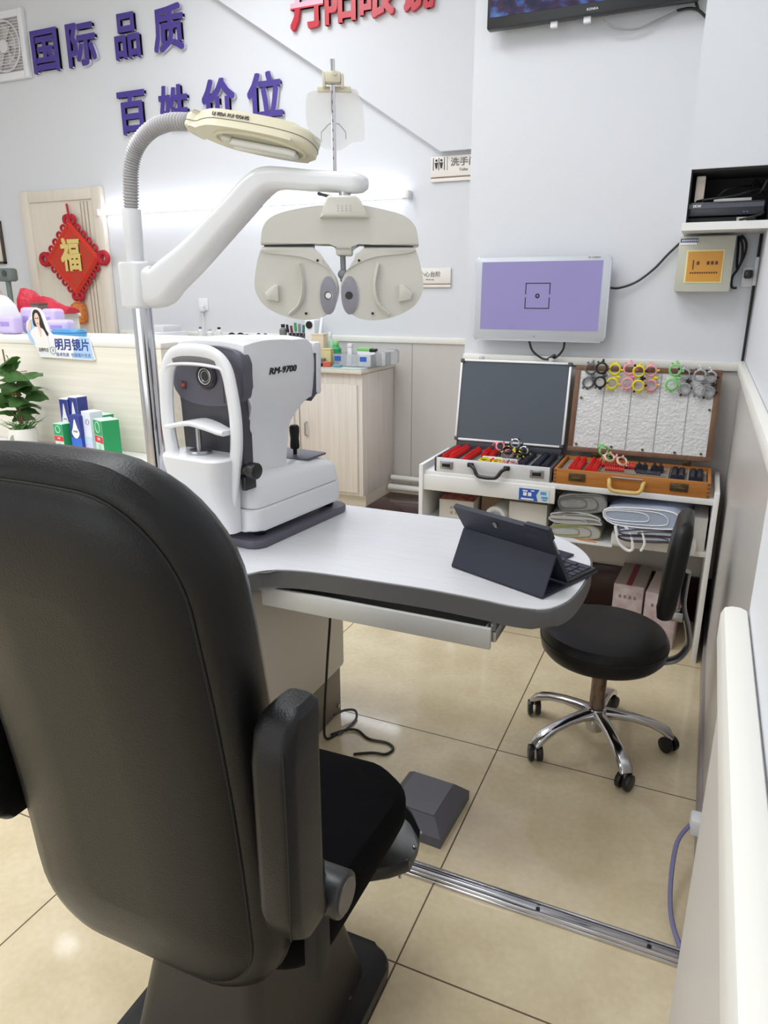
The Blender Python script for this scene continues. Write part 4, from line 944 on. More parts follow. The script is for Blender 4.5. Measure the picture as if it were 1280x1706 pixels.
# dark front: face with lens, column below
m = mr()
fp = [(p.x, p.y) for p in spline([(-0.116, 0.485, 0), (-0.06, 0.506, 0), (0, 0.509, 0), (0.06, 0.506, 0), (0.112, 0.49, 0), (0.117, 0.44, 0), (0.112, 0.385, 0), (0.075, 0.368, 0), (0.0, 0.36, 0), (-0.075, 0.368, 0), (-0.118, 0.392, 0), (-0.124, 0.44, 0)], 4)]
m.prism(fp, 'xz', -0.205, -0.17, 0.006, 2)
fc = m.go('front_face', MGREY, RF)
m = mr(); m.prism([(-0.099, 0.18), (0.101, 0.18), (0.101, 0.36), (0.108, 0.40), (-0.108, 0.40), (-0.099, 0.36)], 'xz', -0.202, -0.165, 0.003)
m.go('front_column', mat('dark_slate', (66, 65, 72), 0.45), RF)
m = mr(); m.lathe([(0.033, 0), (0.033, 0.006), (0.028, 0.012), (0.024, 0.012), (0.022, 0.007)], (0.0, -0.204, 0.435), 32, rot=(PI/2, 0, 0)); lr = m.go('lens_ring', mat('charcoal', (52, 52, 58), 0.35), fc)
mr().ring((0.0, -0.214, 0.435), 0.0195, 0.0022, 'y', 32, 8).go('bright_ring', STEEL, lr); mr().ring((0.0, -0.213, 0.435), 0.0135, 0.0012, 'y', 28, 6).go('bright_ring', STEEL, lr)
m = mr(); m.cyl((0.0, -0.213, 0.435), (0.0, -0.208, 0.435), 0.0205, seg=28); m.go('lens', LENS, lr)
m = mr(); m.box((-0.083, -0.206, 0.409), (0.018, 0.004, 0.02), 0.002, rot=(0, rad(10), 0)); m.mi = 1; m.ball((-0.082, -0.208, 0.408), 0.005, seg=10); m.go('red_sensor', [mat('dark_maroon', (86, 50, 56), 0.3), mat('sensor_red', (190, 70, 60), 0.3)], fc)
m = mr(); m.box((0.052, -0.2055, 0.43), (0.0015, 0.002, 0.12)); m.go('panel_seam', DGREY, fc, smooth=0)
# head and chin rest arch
m = mr()
ap = [(0.045, -0.225, 0.075), (0.078, -0.232, 0.13), (0.098, -0.236, 0.2), (0.113, -0.238, 0.27), (0.116, -0.238, 0.34), (0.108, -0.238, 0.41), (0.094, -0.238, 0.462), (0.06, -0.24, 0.49), (0.0, -0.243, 0.497), (-0.06, -0.24, 0.49), (-0.094, -0.238, 0.462), (-0.110, -0.238, 0.41), (-0.116, -0.238, 0.34), (-0.113, -0.238, 0.27), (-0.098, -0.236, 0.2), (-0.078, -0.232, 0.13), (-0.045, -0.225, 0.075)]
m.tube(spline(ap, 5, False), 0.014, 14, flat=(0.012, 0.02)); m.go('head_arch', ABSW, RF)
m = mr(); m.tube(spline([(-0.098, -0.238, 0.445), (-0.08, -0.24, 0.462), (0, -0.246, 0.468), (0.08, -0.24, 0.462), (0.098, -0.238, 0.445)], 5, False), 0.006, 10, flat=(0.012, 0.005)); m.go('forehead_bar', ABSW, RF)
m = mr(); m.tube(spline([(-0.07, -0.24, 0.476), (0, -0.243, 0.483), (0.07, -0.24, 0.476)], 6, False), 0.01, 10, flat=(0.010, 0.012)); m.go('forehead_pad', mat('grey_pad', (110, 110, 112), 0.5), RF)
m = mr(); rings = []
for z, hwx, y0, y1, r in ((0.045, 0.09, -0.25, -0.2, 0.02), (0.10, 0.092, -0.262, -0.195, 0.03), (0.15, 0.094, -0.285, -0.19, 0.035), (0.19, 0.098, -0.295, -0.188, 0.04), (0.222, 0.102, -0.30, -0.186, 0.04), (0.240, 0.104, -0.302, -0.186, 0.042), (0.246, 0.1, -0.298, -0.19, 0.04)):
    rings.append([(x, (y0+y1)/2+y, z) for x, y in rrect(2*hwx, y1-y0, r, 5)])
m.loft(rings); m.go('chin_base', ABSW, RF)
m = mr(); m.cyl((-0.005, -0.245, 0.245), (-0.005, -0.245, 0.256), 0.03, seg=24, bev=0.003); m.cyl((-0.005, -0.245, 0.25), (-0.005, -0.245, 0.31), 0.0065, seg=16); m.go('chin_post', STEEL, RF)
m = mr(); rings = []
for k in range(13):
    x = -0.098+0.196*k/12; f = math.cos(x/0.098*PI/2); z = 0.312+0.018*math.exp(-(x/0.035)**2)-0.004*math.cos(x/0.098*PI*2); hd = 0.022+0.012*f
    rings.append([(x, -0.248+u, z+v) for u, v in rrect(2*hd, 0.012, 0.005, 3)])
m.loft(rings); m.go('chin_rest', ABSW, RF)
m = mr(); m.cyl((0.112, -0.222, 0.215), (0.137, -0.222, 0.215), 0.014, seg=20, bev=0.002); m.cyl((0.137, -0.222, 0.215), (0.162, -0.222, 0.215), 0.0205, seg=24, bev=0.003); m.go('chin_knob', BLACKP, RF)
m = mr(); m.box((0.118, -0.206, 0.178), (0.014, 0.042, 0.036), 0.003); m.go('side_clip', BLACKP, RF)

# ---- phoropter hanging from the arm
PB = Vector((-0.763, 1.506, 1.30)); PHZ = rad(23.96)
PH = thing('phoropter', 'ivory twin-eye phoropter head hanging from the swing arm of the table', 'phoropter', PB, PHZ)
def mp(): m = MB(); m.X = Matrix.Translation((0, 0, -1.30)); return m
m = mp(); m.cyl((0.0, 0, 1.535), (0.0, 0, 1.572), 0.013, seg=20); m.go('hanging_stud', STEEL, PH)
m = mp(); bar = [(p.x, p.y) for p in spline([(-0.184, 1.453, 0), (-0.176, 1.49, 0), (-0.152, 1.512, 0), (-0.1, 1.526, 0), (-0.03, 1.534, 0), (0.03, 1.534, 0), (0.09, 1.523, 0), (0.132, 1.510, 0), (0.155, 1.487, 0), (0.162, 1.451, 0)], 5, False)] + [(0.06, 1.453), (0.028, 1.459), (0.016, 1.444), (-0.02, 1.444), (-0.032, 1.459), (-0.07, 1.455)]
m.prism(bar, 'xz', -0.035, 0.04, 0.008, 3); br_ = m.go('crossbar', PHOR, PH)
m = mp(); m.prism([(-0.052, 1.506), (0.053, 1.506), (0.046, 1.52), (0.034, 1.545), (0.026, 1.551), (-0.032, 1.551), (-0.04, 1.545), (-0.046, 1.52)], 'xz', -0.05, 0.05, 0.006, 3); m.go('centre_cap', PHOR, PH)
m = mp()
for r in range(3):
    for k in range(4): m.ball((-0.013+k*0.009, -0.051, 1.520+r*0.005), 0.0011, seg=6)
m.go('vent_dots', mat('dim_ivory', (170, 168, 156), 0.5), PH)
m = mp(); m.box((-0.002, -0.005, 1.440), (0.036, 0.05, 0.018), 0.005); m.go('nose_block', PHOR, PH)
m = mp(); m.cyl((-0.005, -0.015, 1.398), (-0.006, -0.012, 1.436), 0.0062, seg=14); m.ball((-0.005, -0.018, 1.392), 0.0125, (1, 1, 0.9)); m.ball((-0.005, -0.02, 1.381), 0.0075); m.go('forehead_screw', mat('mid_grey_plastic', (128, 128, 132), 0.4), PH)
LP = [(-0.182, 1.449), (-0.193, 1.42), (-0.202, 1.372), (-0.196, 1.345), (-0.178, 1.322), (-0.14, 1.303), (-0.095, 1.2945), (-0.058, 1.299), (-0.032, 1.318), (-0.019, 1.350), (-0.022, 1.382), (-0.041, 1.412), (-0.06, 1.438), (-0.071, 1.449)]
def smooth_half(P): return [(p.x, p.y) for p in spline([(a, b, 0) for a, b in P], 5, False)]
for s, nm in ((1, 'left'), (-1, 'right')):
    P = [(-0.0115+s*(x+0.0115)-(0.006 if s < 0 else 0), z-(0.001 if s < 0 else 0)) for x, z in LP]
    o2 = smooth_half(P)
    m = mp(); m.prism(o2, 'xz', -0.032, 0.045, 0.009, 3); b_ = m.go('lens_housing', PHOR, PH)
    m = mp(); xa, xb = sorted((P[0][0]-s*0.004*-1, P[13][0])); m.box(((xa+xb)/2, 0.004, 1.4515), (xb-xa, 0.05, 0.012)); m.go('gap_strip', DGREY, b_)  # dark strip puts the shade of the gap under the crossbar into colour
    # raised brow band along the top of each housing
    bt = [(P[0][0]+s*0.006, 1.445), (P[12][0]-s*0.004, 1.440), (P[11][0]-s*0.006, 1.413), (P[10][0]-s*0.008, 1.398), (P[10][0]-s*0.03, 1.412), (P[10][0]-s*0.075, 1.428), (P[0][0]+s*0.012, 1.436)]
    m = mp(); m.prism([(p.x, p.y) for p in spline([(a, b, 0) for a, b in bt], 4)], 'xz', -0.036, -0.028, 0.003, 2); m.go('brow_ridge', PHOR, b_)
    m = mp(); a = [(P[11][0]-s*0.06, -0.0325, 1.414), (P[11][0]-s*0.052, -0.034, 1.37), (P[11][0]-s*0.06, -0.034, 1.33), (P[11][0]-s*0.085, -0.0325, 1.306)]
    m.tube(spline(a, 5, False), 0.004, 8, flat=(0.012, 0.004)); m.go('face_ridge', PHOR, b_)
    ex = (P[9][0]-s*0.019)
    ov = [(ex+0.0185*math.cos(q)*(1.0), 1.347+0.041*math.sin(q)) for q in [2*PI*k/28 for k in range(28)]]
    m = mp(); m.prism(ov, 'xz', -0.037, -0.03, 0.002); ep = m.go('eye_plate', PHORD, b_)
    m = mp(); m.cyl((ex+s*0.001, -0.0375, 1.347), (ex+s*0.001, -0.034, 1.347), 0.0085, seg=24); m.go('aperture', WHITEP if s > 0 else LENS, ep)
    if s > 0: m = mp(); m.ring((ex, -0.0372, 1.347), 0.0075, 0.0012, 'y', 24, 6); m.go('aperture_ring', DGREY, ep)
    kx = P[2][0]+s*0.05
    m = mp(); m.prism([(kx-s*0.026, 1.352), (kx-s*0.004, 1.37), (kx+s*0.004, 1.368), (kx+s*0.004, 1.333), (kx-s*0.022, 1.338)], 'xz', -0.047, -0.03, 0.004, 2); m.go('wing_knob', PHOR, b_)
    for px_, pz_ in ((P[11][0]-s*0.019, 1.4205), (P[6][0]+s*0.006, 1.3085)): mp().cyl((px_, -0.0375, pz_), (px_, -0.03, pz_), 0.0028, seg=10).go('screw', BLACKM, b_)
# near point rod, clamp and clear card
m = mp(); m.box((-0.022, 0.005, 1.70), (0.0095, 0.0095, 0.236), 0.001); rd_ = m.go('near_point_rod', CHROME, PH)
m = mp()
for k in range(9): m.box((-0.0235, -0.0004, 1.63+k*0.018), (0.002, 0.001, 0.005))
m.go('scale_marks', GREYP, rd_, smooth=0)
m = mp(); m.box((-0.021, 0.004, 1.783), (0.032, 0.024, 0.022), 0.004); m.box((-0.04, 0.006, 1.779), (0.007, 0.02, 0.03), 0.003); m.box((-0.002, 0.006, 1.777), (0.006, 0.02, 0.028), 0.003); m.box((-0.02, 0.013, 1.764), (0.072, 0.006, 0.011), 0.002)
m.cyl((-0.017, -0.012, 1.789), (-0.017, -0.007, 1.789), 0.0045, seg=14); m.go('card_clamp', mat('ivory_clamp', (212, 206, 184), 0.4), rd_)
m = mp(); cd = [(p.x, p.y) for p in spline([(-0.066, 1.762, 0), (-0.01, 1.765, 0), (0.026, 1.765, 0), (0.034, 1.748, 0), (0.040, 1.735, 0), (0.044, 1.675, 0), (0.036, 1.666, 0), (0.018, 1.664, 0), (-0.005, 1.65, 0), (-0.03, 1.648, 0), (-0.055, 1.66, 0), (-0.078, 1.69, 0), (-0.08, 1.745, 0)], 5)]
m.prism(cd, 'xz', 0.018, 0.0195); m.go('test_card', MILKY, rd_, smooth=0)
m = mp(); m.tube([(-0.05, 0.017, 1.665), (-0.05, 0.017, 1.683), (-0.032, 0.017, 1.70), (-0.012, 0.017, 1.70), (0.003, 0.017, 1.684), (0.003, 0.017, 1.67)], 0.0006, 6); m.go('card_line', GREYP, rd_)
c = MB(); c.tube([(-0.82, 1.49, 1.561), (-0.79, 1.485, 1.553), (-0.765, 1.487, 1.55)], 0.0035, 8, smooth=4)
tag(c.go('head_cable', BLACKP), 'short black cable under the arm above the phoropter cap', 'cable')

# ---- tablet computer in its folio
TB = Vector((-0.38, 1.475, TZ)); TR = rad(-22.9)
T = thing('tablet_computer', 'tablet in navy-black folio case with keyboard standing on the table', 'tablet', TB, TR)
m = MB(); m.box((0, 0.113, 0.004), (0.262, 0.226, 0.006), 0.002); m.go('folio_base', FOLIO, T)
m = MB(); m.prism([(0.0, 0.006), (0.004, 0.004), (0.044, 0.088), (0.040, 0.092)], 'yz', -0.131, 0.131, 0.001); m.go('stand_flap', FOLIO, T)
m = MB(); m.prism([(-0.002, 0.154), (0.008, 0.160), (0.108, 0.018), (0.098, 0.010)], 'yz', -0.131, 0.131, 0.003); tb = m.go('tablet_back', FOLIO, T)
m = MB(); m.prism([(0.009, 0.1525), (0.0102, 0.1535), (0.1055, 0.0195), (0.1045, 0.0185)], 'yz', -0.122, 0.122); m.go('screen', LENS, tb, smooth=0)
m = MB(); X_ = Matrix.Translation((-0.012, 0.0085, 0.133)) @ Matrix.Rotation(rad(36), 4, 'X')
m.ring((0, 0, 0.003), 0.0045, 0.0012, 'y', 14, 6); m.ring((0, 0, -0.004), 0.0035, 0.0012, 'y', 14, 6)
m.bm.transform(X_); m.go('emblem', STEEL, tb)
m = MB(); m.prism([(-0.003, 0.16), (0.012, 0.162), (0.03, 0.134), (0.016, 0.126)], 'yz', 0.07, 0.1335, 0.003); m.go('corner_strap', FOLIO, tb)
m = MB(); m.tube([(0.131, 0.012, 0.148), (0.131, 0.05, 0.094)], 0.002, 8); m.go('side_trim', STEEL, tb)
m = MB(); m.box((0, 0.168, 0.010), (0.254, 0.112, 0.007), 0.002); kb = m.go('keyboard', BLACKP, T)
for r in range(5):
    n = 12 if r < 4 else 7
    for k in range(n):
        wd = 0.242/n; m = MB(); m.box((-0.121+wd*(k+0.5), 0.124+r*0.0205, 0.0145), (wd-0.004, 0.016, 0.003), 0.001); m.go('key', KEYM, kb, smooth=0)
m = MB(); m.box((-0.035, 0.255, 0.004), (0.13, 0.055, 0.005), 0.002); m.go('front_flap', FOLIO, T)

# ---- stool
SB = Vector((-0.18, 2.03, 0)); S = thing('stool', 'round black wheeled stool with low backrest beside the table', 'stool', SB)
m = MB(); m.lathe([(0.13, 0.312), (0.168, 0.316), (0.181, 0.332), (0.185, 0.352), (0.185, 0.364), (0.1845, 0.366), (0.184, 0.378), (0.174, 0.394), (0.15, 0.4015), (0.08, 0.404), (0.01, 0.4045)], seg=56); m.go('seat', LEATH, S)
m = MB(); m.ring((0, 0, 0.366), 0.1852, 0.0018, 'z', 56, 6); m.go('seat_piping', LEATH, S)
m = MB(); m.cyl((0, 0, 0.12), (0, 0, 0.315), 0.0235, 0.022, seg=24); m.go('column', RUSTC, S)
m = MB(); m.cyl((0, 0, 0.30), (0, 0, 0.313), 0.075, seg=24); m.go('seat_plate', BLACKM, S)
m = MB(); m.lathe([(0.018, 0.045), (0.026, 0.05), (0.03, 0.075), (0.034, 0.115), (0.03, 0.128), (0.024, 0.13)], seg=24); m.go('hub', CHROME, S)
for a in (-59.5, 11.7, -132, 158.5, 84):
    ca, sa = math.cos(rad(a)), math.sin(rad(a)); R_ = 0.222; pa = Vector((-sa, ca, 0)); da = Vector((ca, sa, 0))
    m = MB(); rings = []
    for d, z, hwid, hh in ((0.015, 0.105, 0.019, 0.02), (0.06, 0.108, 0.016, 0.014), (0.11, 0.104, 0.0145, 0.012), (0.16, 0.093, 0.015, 0.012), (0.195, 0.079, 0.017, 0.013), (0.216, 0.065, 0.018, 0.014), (0.228, 0.052, 0.015, 0.009)):
        rings.append([tuple(da*(d+v*0.45*(d/0.22))+pa*u+Vector((0, 0, z+v*(1-0.3*d/0.22)))) for u, v in rrect(2.35*hwid, 2.2*hh, hh*0.9, 4)])
    m.loft(rings); m.go('leg', CHROME, S)
    sw = rad(a+random.uniform(-70, 70)); sv = Vector((math.cos(sw), math.sin(sw), 0)); c0 = da*R_+Vector((0, 0, 0.026))
    m = MB(); m.cyl(c0-sv*0.021, c0-sv*0.005, 0.025, seg=22, bev=0.004); m.cyl(c0+sv*0.005, c0+sv*0.021, 0.025, seg=22, bev=0.004); cs = m.go('caster', BLACKP, S)
    m = MB(); m.cyl(c0+Vector((0, 0, 0.012)), c0+Vector((0, 0, 0.034)), 0.007, seg=12); m.go('caster_stem', STEEL, cs)
m = MB(); m.tube(spline([(0.06, 0.01, 0.309), (0.15, 0.02, 0.309), (0.205, 0.025, 0.325), (0.232, 0.03, 0.37), (0.225, 0.03, 0.43), (0.205, 0.03, 0.50), (0.206, 0.03, 0.6)], 6, False), 0.01, 10, flat=(0.019, 0.009)); m.go('back_bracket', STEEL, S)
m = MB(); m.cyl((0.17, 0.028, 0.45), (0.17, 0.028, 0.475), 0.01, seg=14); m.box((0.19, 0.028, 0.462), (0.04, 0.03, 0.03), 0.004); m.go('back_knob', STEEL, S)
m = MB(); rings = []
for z, hwid, th in ((0.478, 0.095, 0.012), (0.488, 0.112, 0.02), (0.52, 0.125, 0.025), (0.60, 0.13, 0.027), (0.68, 0.126, 0.026), (0.735, 0.112, 0.023), (0.758, 0.092, 0.015), (0.765, 0.07, 0.006)):
    xo = 0.168+(z-0.478)*0.09
    rings.append([(xo+u+abs(v)**2*-0.9, 0.03+v, z) for u, v in rrect(2*th, 2*hwid, th*0.95, 5)])
m.loft(rings); m.go('backrest', LEATH, S)

# ---- examination chair
CB = Vector((-0.64, 0.80, 0)); CH = thing('examination_chair', 'large black leather examination chair seen from behind in the foreground', 'chair', CB)
mc = at_base(CB); CX = -0.63
m = mc(); m.prism(rrect(0.42, 0.54, 0.05, 6), 'xy', 0.0, 0.035, 0.012, 3, mx=Matrix.Translation((-0.655, 0.795, 0))); bp_ = m.go('base_plate', mat('base_black', (24, 24, 26), 0.35), CH)
m = mc()
for x in (-0.49,): m.cyl((x, 0.93, 0.034), (x, 0.93, 0.038), 0.006, seg=10)
m.go('bolt', STEEL, bp_)
m = mc(); rings = []
for z, hx, hy, r in ((0.03, 0.15, 0.19, 0.03), (0.05, 0.147, 0.186, 0.03), (0.16, 0.128, 0.16, 0.03), (0.30, 0.105, 0.13, 0.03), (0.385, 0.105, 0.13, 0.03)):
    rings.append([(-0.635+x, 0.82+y, z) for x, y in rrect(2*hx, 2*hy, r, 5)])
m.loft(rings); m.go('column_cover', mat('brown_black_cover', (44, 40, 37), 0.45), CH)
m = mc(); m.box((-0.62, 0.86, 0.388), (0.34, 0.30, 0.03), 0.008); m.go('seat_frame', BLACKM, CH)
m = mc(); rings = []
for z, ins in ((0.385, 0.03), (0.40, 0.012), (0.43, 0.0), (0.47, 0.0), (0.492, 0.012), (0.502, 0.04), (0.506, 0.1)):
    pts = rrect(0.43-2*ins, 0.41-2*ins, 0.075, 7); rings.append([(-0.617+x, 0.858+y, z+0.012*math.sin(x*16+1)*math.sin(y*13) * (1 if z > 0.45 else 0.3)) for x, y in pts])
m.loft(rings); so = m.go('seat', CLOTHB, CH); lab(so, 'seat under a matt black cloth cover')
# backrest
YS = lambda z: 0.622-0.125*(z-0.5)+0.02*math.sin((z-0.42)/0.76*PI)
m = mc(); rings = []; zc, hh = 0.79, 0.385
prof = [(0.2182, 0.05), (0.16, 0.052), (0.09, 0.062), (0.045, 0.058), (0.018, 0.044), (0.004, 0.022), (0.0, 0.0), (0.004, -0.022), (0.016, -0.036), (0.03, -0.042), (0.06, -0.036), (0.2182, -0.025)]
prof2 = [(0.2182, -0.02), (0.06, -0.03), (0.030, -0.0415), (0.034, -0.046), (0.045, -0.054), (0.07, -0.063), (0.11, -0.070), (0.15, -0.074)]
def back_ring(ins, dy):
    o = []
    base = rrect(0.437-2*ins, 2*hh-2*ins, max(0.03, 0.13-ins*0.75), 9); fine = []
    for i, p in enumerate(base):
        q = base[(i+1) % len(base)]; fine.append(p)
        if i % 10 == 9: fine += [(p[0]+(q[0]-p[0])*k/8, p[1]+(q[1]-p[1])*k/8) for k in range(1, 8)]
    for x, s in fine:
        t = (s+hh)/(2*hh); wsc = 1.0
        crown = 0.022*(1-(x/0.235)**2)*max(0, (t-0.6)/0.4)
        z = zc+s+crown; o.append((CX-0.005+x*wsc, YS(z)+dy, z))
    return o
m.loft([back_ring(a, b) for a, b in prof]); bk_ = m.go('backrest', LEATH, CH)
m = mc(); m.loft([back_ring(a, b) for a, b in prof2], cap=False)
last = back_ring(*prof2[-1]); t_ = bmesh.new()
Lr_ = list(range(17, 44)); Rr_ = list(range(9, -1, -1))+list(range(67, 60, -1))+list(range(60, 50, -1))
rows = []
for a, b in zip(Lr_, Rr_):        # close the shell with a regular grid so that it shades smoothly
    pa, pb = Vector(last[a]), Vector(last[b])
    rim = [Vector(last[17-k]) for k in range(9)] if a == 17 else [Vector(last[43+k]) for k in range(9)] if a == 43 else [pa.lerp(pb, k/8) for k in range(9)]
    rows.append([t_.verts.new(p) for p in rim])
for ra, rb in zip(rows, rows[1:]):
    for k in range(8): t_.faces.new((ra[k], ra[k+1], rb[k+1], rb[k]))
m._add(t_); bmesh.ops.remove_doubles(m.bm, verts=m.bm.verts[:], dist=0.0004); bmesh.ops.recalc_face_normals(m.bm, faces=m.bm.faces[:])
m.go('back_shell', LEATH, bk_, smooth=60)
m = mc(); m.tube(back_ring(0.031, -0.0425), 0.0018, 6, closed=True); m.go('seam', BLACKM, bk_)
# swung-up armrests with pivot hubs
for s in (1, -1):
    ax = CX+s*0.253
    m = mc(); rings = []
    for z, w_, d_, oy in ((0.598, 0.03, 0.04, 0.03), (0.604, 0.044, 0.06, 0.022), (0.625, 0.053, 0.073, 0.008), (0.66, 0.055, 0.076, 0.0), (0.86, 0.055, 0.076, 0.0), (0.895, 0.054, 0.074, 0.006), (0.91, 0.048, 0.062, 0.014), (0.918, 0.03, 0.036, 0.02)):
        rings.append([(ax+x, 0.578+oy+y, z) for x, y in rrect(w_, d_, min(w_, d_)*0.28, 5)])
    m.loft(rings); ar = m.go('armrest', LEATH, CH)
    m = mc(); m.tube([(ax+s*0.02, 0.54, 0.635), (ax+s*0.0215, 0.5398, 0.76), (ax+s*0.02, 0.541, 0.885)], 0.0012, 6); m.go('armrest_seam', BLACKM, ar)
    m = mc(); m.cyl((ax-s*0.03, 0.655, 0.60), (ax+s*0.032, 0.655, 0.60), 0.031, seg=28, bev=0.004); hb = m.go('pivot_hub', mat('hub_grey', (44, 44, 46), 0.35), CH)
    m = mc(); m.cyl((ax+s*0.032, 0.655, 0.60), (ax+s*0.034, 0.655, 0.60), 0.024, seg=28); m.go('hub_cap', mat('hub_cap_grey', (92, 88, 86), 0.4), hb)
    m = mc(); m.box((ax-s*0.01, 0.628, 0.63), (0.03, 0.05, 0.05), 0.006); m.box((ax-s*0.02, 0.665, 0.52), (0.022, 0.04, 0.17), 0.005); m.go('armrest_bracket', BLACKM, CH)
# footrest
m = mc(); rings = []
for k in range(15):
    x = -0.83+0.43*k/14; e = min(1, min(k, 14-k)/2.5+0.35)
    pr_ = [(-0.085*e, 0.012), (-0.088*e, 0.0), (-0.07*e, -0.016), (0.05*e, -0.016), (0.082*e, 0.0), (0.088*e, 0.026), (0.08*e, 0.03), (0.07*e, 0.012), (0.04*e, 0.004), (-0.06*e, 0.004), (-0.078*e, 0.016)]
    rings.append([(x, 1.045+y*math.cos(0.15), 0.315+z+y*0.15) for y, z in pr_])
m.loft(rings); fr_ = m.go('footrest', mat('footrest_black', (20, 20, 24), 0.35), CH)
for y in (0.985, 1.02, 1.055, 1.09): mc().ball((-0.405, y, 0.322+(y-1.045)*0.15), 0.0035, seg=8).go('rivet', STEEL, fr_)
m = mc(); m.box((-0.63, 0.95, 0.33), (0.2, 0.16, 0.025), 0.004); m.go('footrest_arm', BLACKM, CH)

# ---- foot switch and floor cables
FB = Vector((-0.555, 1.515, 0)); FS = thing('foot_switch', 'slate grey floor pedal block beside the table pedestal', 'pedal', FB, rad(-3))
m = MB(); rings = []
for z, hx, hy in ((0.0, 0.092, 0.105), (0.028, 0.092, 0.105), (0.062, 0.062, 0.072)): rings.append([(sx*hx, sy*hy, z) for sx, sy in ((1, 1), (-1, 1), (-1, -1), (1, -1))])
m.loft(rings); m.go('pedal_body', mat('slate_block', (94, 94, 104), 0.5), FS, smooth=0)
m = MB(); m.box((0, 0, 0.063), (0.118, 0.138, 0.004), 0.001); m.go('tread', mat('slate_top', (112, 112, 122), 0.5), FS, smooth=0)
c = MB(); c.tube([(-0.945, 1.74, 0.6), (-0.947, 1.73, 0.42), (-0.953, 1.715, 0.27), (-0.955, 1.69, 0.08), (-0.95, 1.69, 0.01), (-0.93, 1.75, 0.006)], 0.0042, 8, smooth=5)
tag(c.go('drawer_cable', BLACKP), 'black cable hanging from the drawer down the pedestal', 'cable')
c = MB(); c.tube([(-0.975, 1.79, 0.03), (-0.955, 1.83, 0.03), (-0.93, 1.855, 0.02), (-0.915, 1.83, 0.006), (-0.92, 1.77, 0.005), (-0.93, 1.73, 0.005)], 0.0042, 8, smooth=5)
tag(c.go('pedestal_cable', DGREY), 'grey cable looping out of the pedestal foot onto the floor', 'cable')
c = MB(); c.tube([(-0.95, 1.72, 0.006), (-0.915, 1.765, 0.006), (-0.88, 1.775, 0.006), (-0.83, 1.75, 0.005), (-0.77, 1.755, 0.005), (-0.74, 1.735, 0.005), (-0.75, 1.7, 0.005), (-0.79, 1.69, 0.005), (-0.84, 1.66, 0.005)], 0.0042, 8, smooth=5)
tag(c.go('floor_cable', BLACKP), 'black cable curling on the tiles behind the seat', 'cable')

# ================================================================== BENCH AT THE BACK WALL
BY0, BTOP = 4.0, 0.90
def bench_cabinet(x0, x1, label, doors, hside):
    W = x1-x0; t = thing('bench_cabinet', label, 'cabinet', ((x0+x1)/2, (BY0+YB)/2, 0), group='bench cabinets along the back wall')
    D_ = YB-BY0-0.03
    MB().box((0, 0.01, 0.475), (W-0.004, D_-0.02, 0.79), 0.002).go('carcass', WWOOD, t)
    MB().box((0, 0.03, 0.04), (W-0.004, D_-0.06, 0.08)).go('plinth', CREAM, t)
    dw_ = (W-0.05)/doors
    for k in range(doors):
        xx = -W/2+0.02+dw_*(k+0.5)
        d = MB().box((xx, -D_/2+0.012, 0.455), (dw_-0.006, 0.02, 0.70), 0.003).go('door', WWOOD, t)
        hx = xx+(hside if doors == 1 else (1 if k == 0 else -1))*(dw_/2-0.04)
        MB().tube([(hx, -D_/2+0.002, 0.46), (hx, -D_/2-0.022, 0.465), (hx, -D_/2-0.022, 0.545), (hx, -D_/2+0.002, 0.55)], 0.006, 8).go('door_handle', STEEL, d)
bench_cabinet(-2.40, -1.94, 'white washed wooden bench cabinet at the right end, one door with steel handle', 1, -1)
bench_cabinet(-3.24, -2.405, 'white washed wooden bench cabinet behind the autorefractor, second from right', 2, 1)
bench_cabinet(-4.08, -3.245, 'white washed wooden bench cabinet left of the one behind the autorefractor', 2, 1)
MB().box((-3.01, (BY0+YB)/2-0.012, BTOP-0.012), (2.16, YB-BY0-0.02, 0.026), 0.003).go('worktop', CREAM)
o = tag(bpy.data.objects['worktop'], 'cream worktop with glass sheet running along the bench under the tube lights', 'worktop')
MB().box((-3.01, (BY0+YB)/2-0.015, BTOP+0.0045), (2.15, YB-BY0-0.03, 0.006), 0.001).go('glass_sheet', GLASS, o)
ZB = BTOP+0.0082
def bx(px, py, Y): return onY(px, py, Y).x
def onbench(name, label, cat, px, Y, group=None, rz=0):
    return thing(name, label, cat, (bx(px, 580, Y), Y, ZB), rz, group)
def bottle(label, px, Y, h, r, body, cap, group='bottles and jars on the bench'):
    t = onbench('bottle', label, 'bottle', px, Y, group)
    MB().lathe([(r*0.9, 0), (r, 0.004), (r, h*0.68), (r*0.5, h*0.8), (r*0.45, h*0.84)], seg=18).go('bottle_body', body, t)
    MB().cyl((0, 0, h*0.83), (0, 0, h), r*0.55, seg=14, bev=0.001).go('cap', cap, t)
t = thing('riser_shelf', 'narrow cream shelf raised along the wall at the back of the bench', 'shelf', ((bx(312, 560, 4.44)+bx(532, 560, 4.44))/2, 4.435, ZB))
Wr = bx(532, 560, 4.44)-bx(312, 560, 4.44)
MB().box((0, 0, 0.117), (Wr, 0.17, 0.014), 0.002).go('board', CREAM, t)
for x in (-Wr/2+0.01, 0, Wr/2-0.01): MB().box((x, 0, 0.055), (0.016, 0.15, 0.11)).go('support', CREAM, t)
ZB += 0.1245
bottle('small white bottle with grey cap below the wall socket', 336, 4.43, 0.085, 0.018, ABSW, GREYP)
bottle('white jar with brown lid right of the small white bottle', 352, 4.43, 0.07, 0.024, ABSW, mat('tan_lid', (190, 176, 160), 0.5))
bottle('white jar with black lid right of the brown lidded jar', 367, 4.43, 0.085, 0.022, ABSW, BLACKP)
bottle('grey metal bottle tallest at the left of the tool rack', 473, 4.43, 0.115, 0.026, mat('grey_bottle', (120, 118, 116), 0.4), BLACKP)
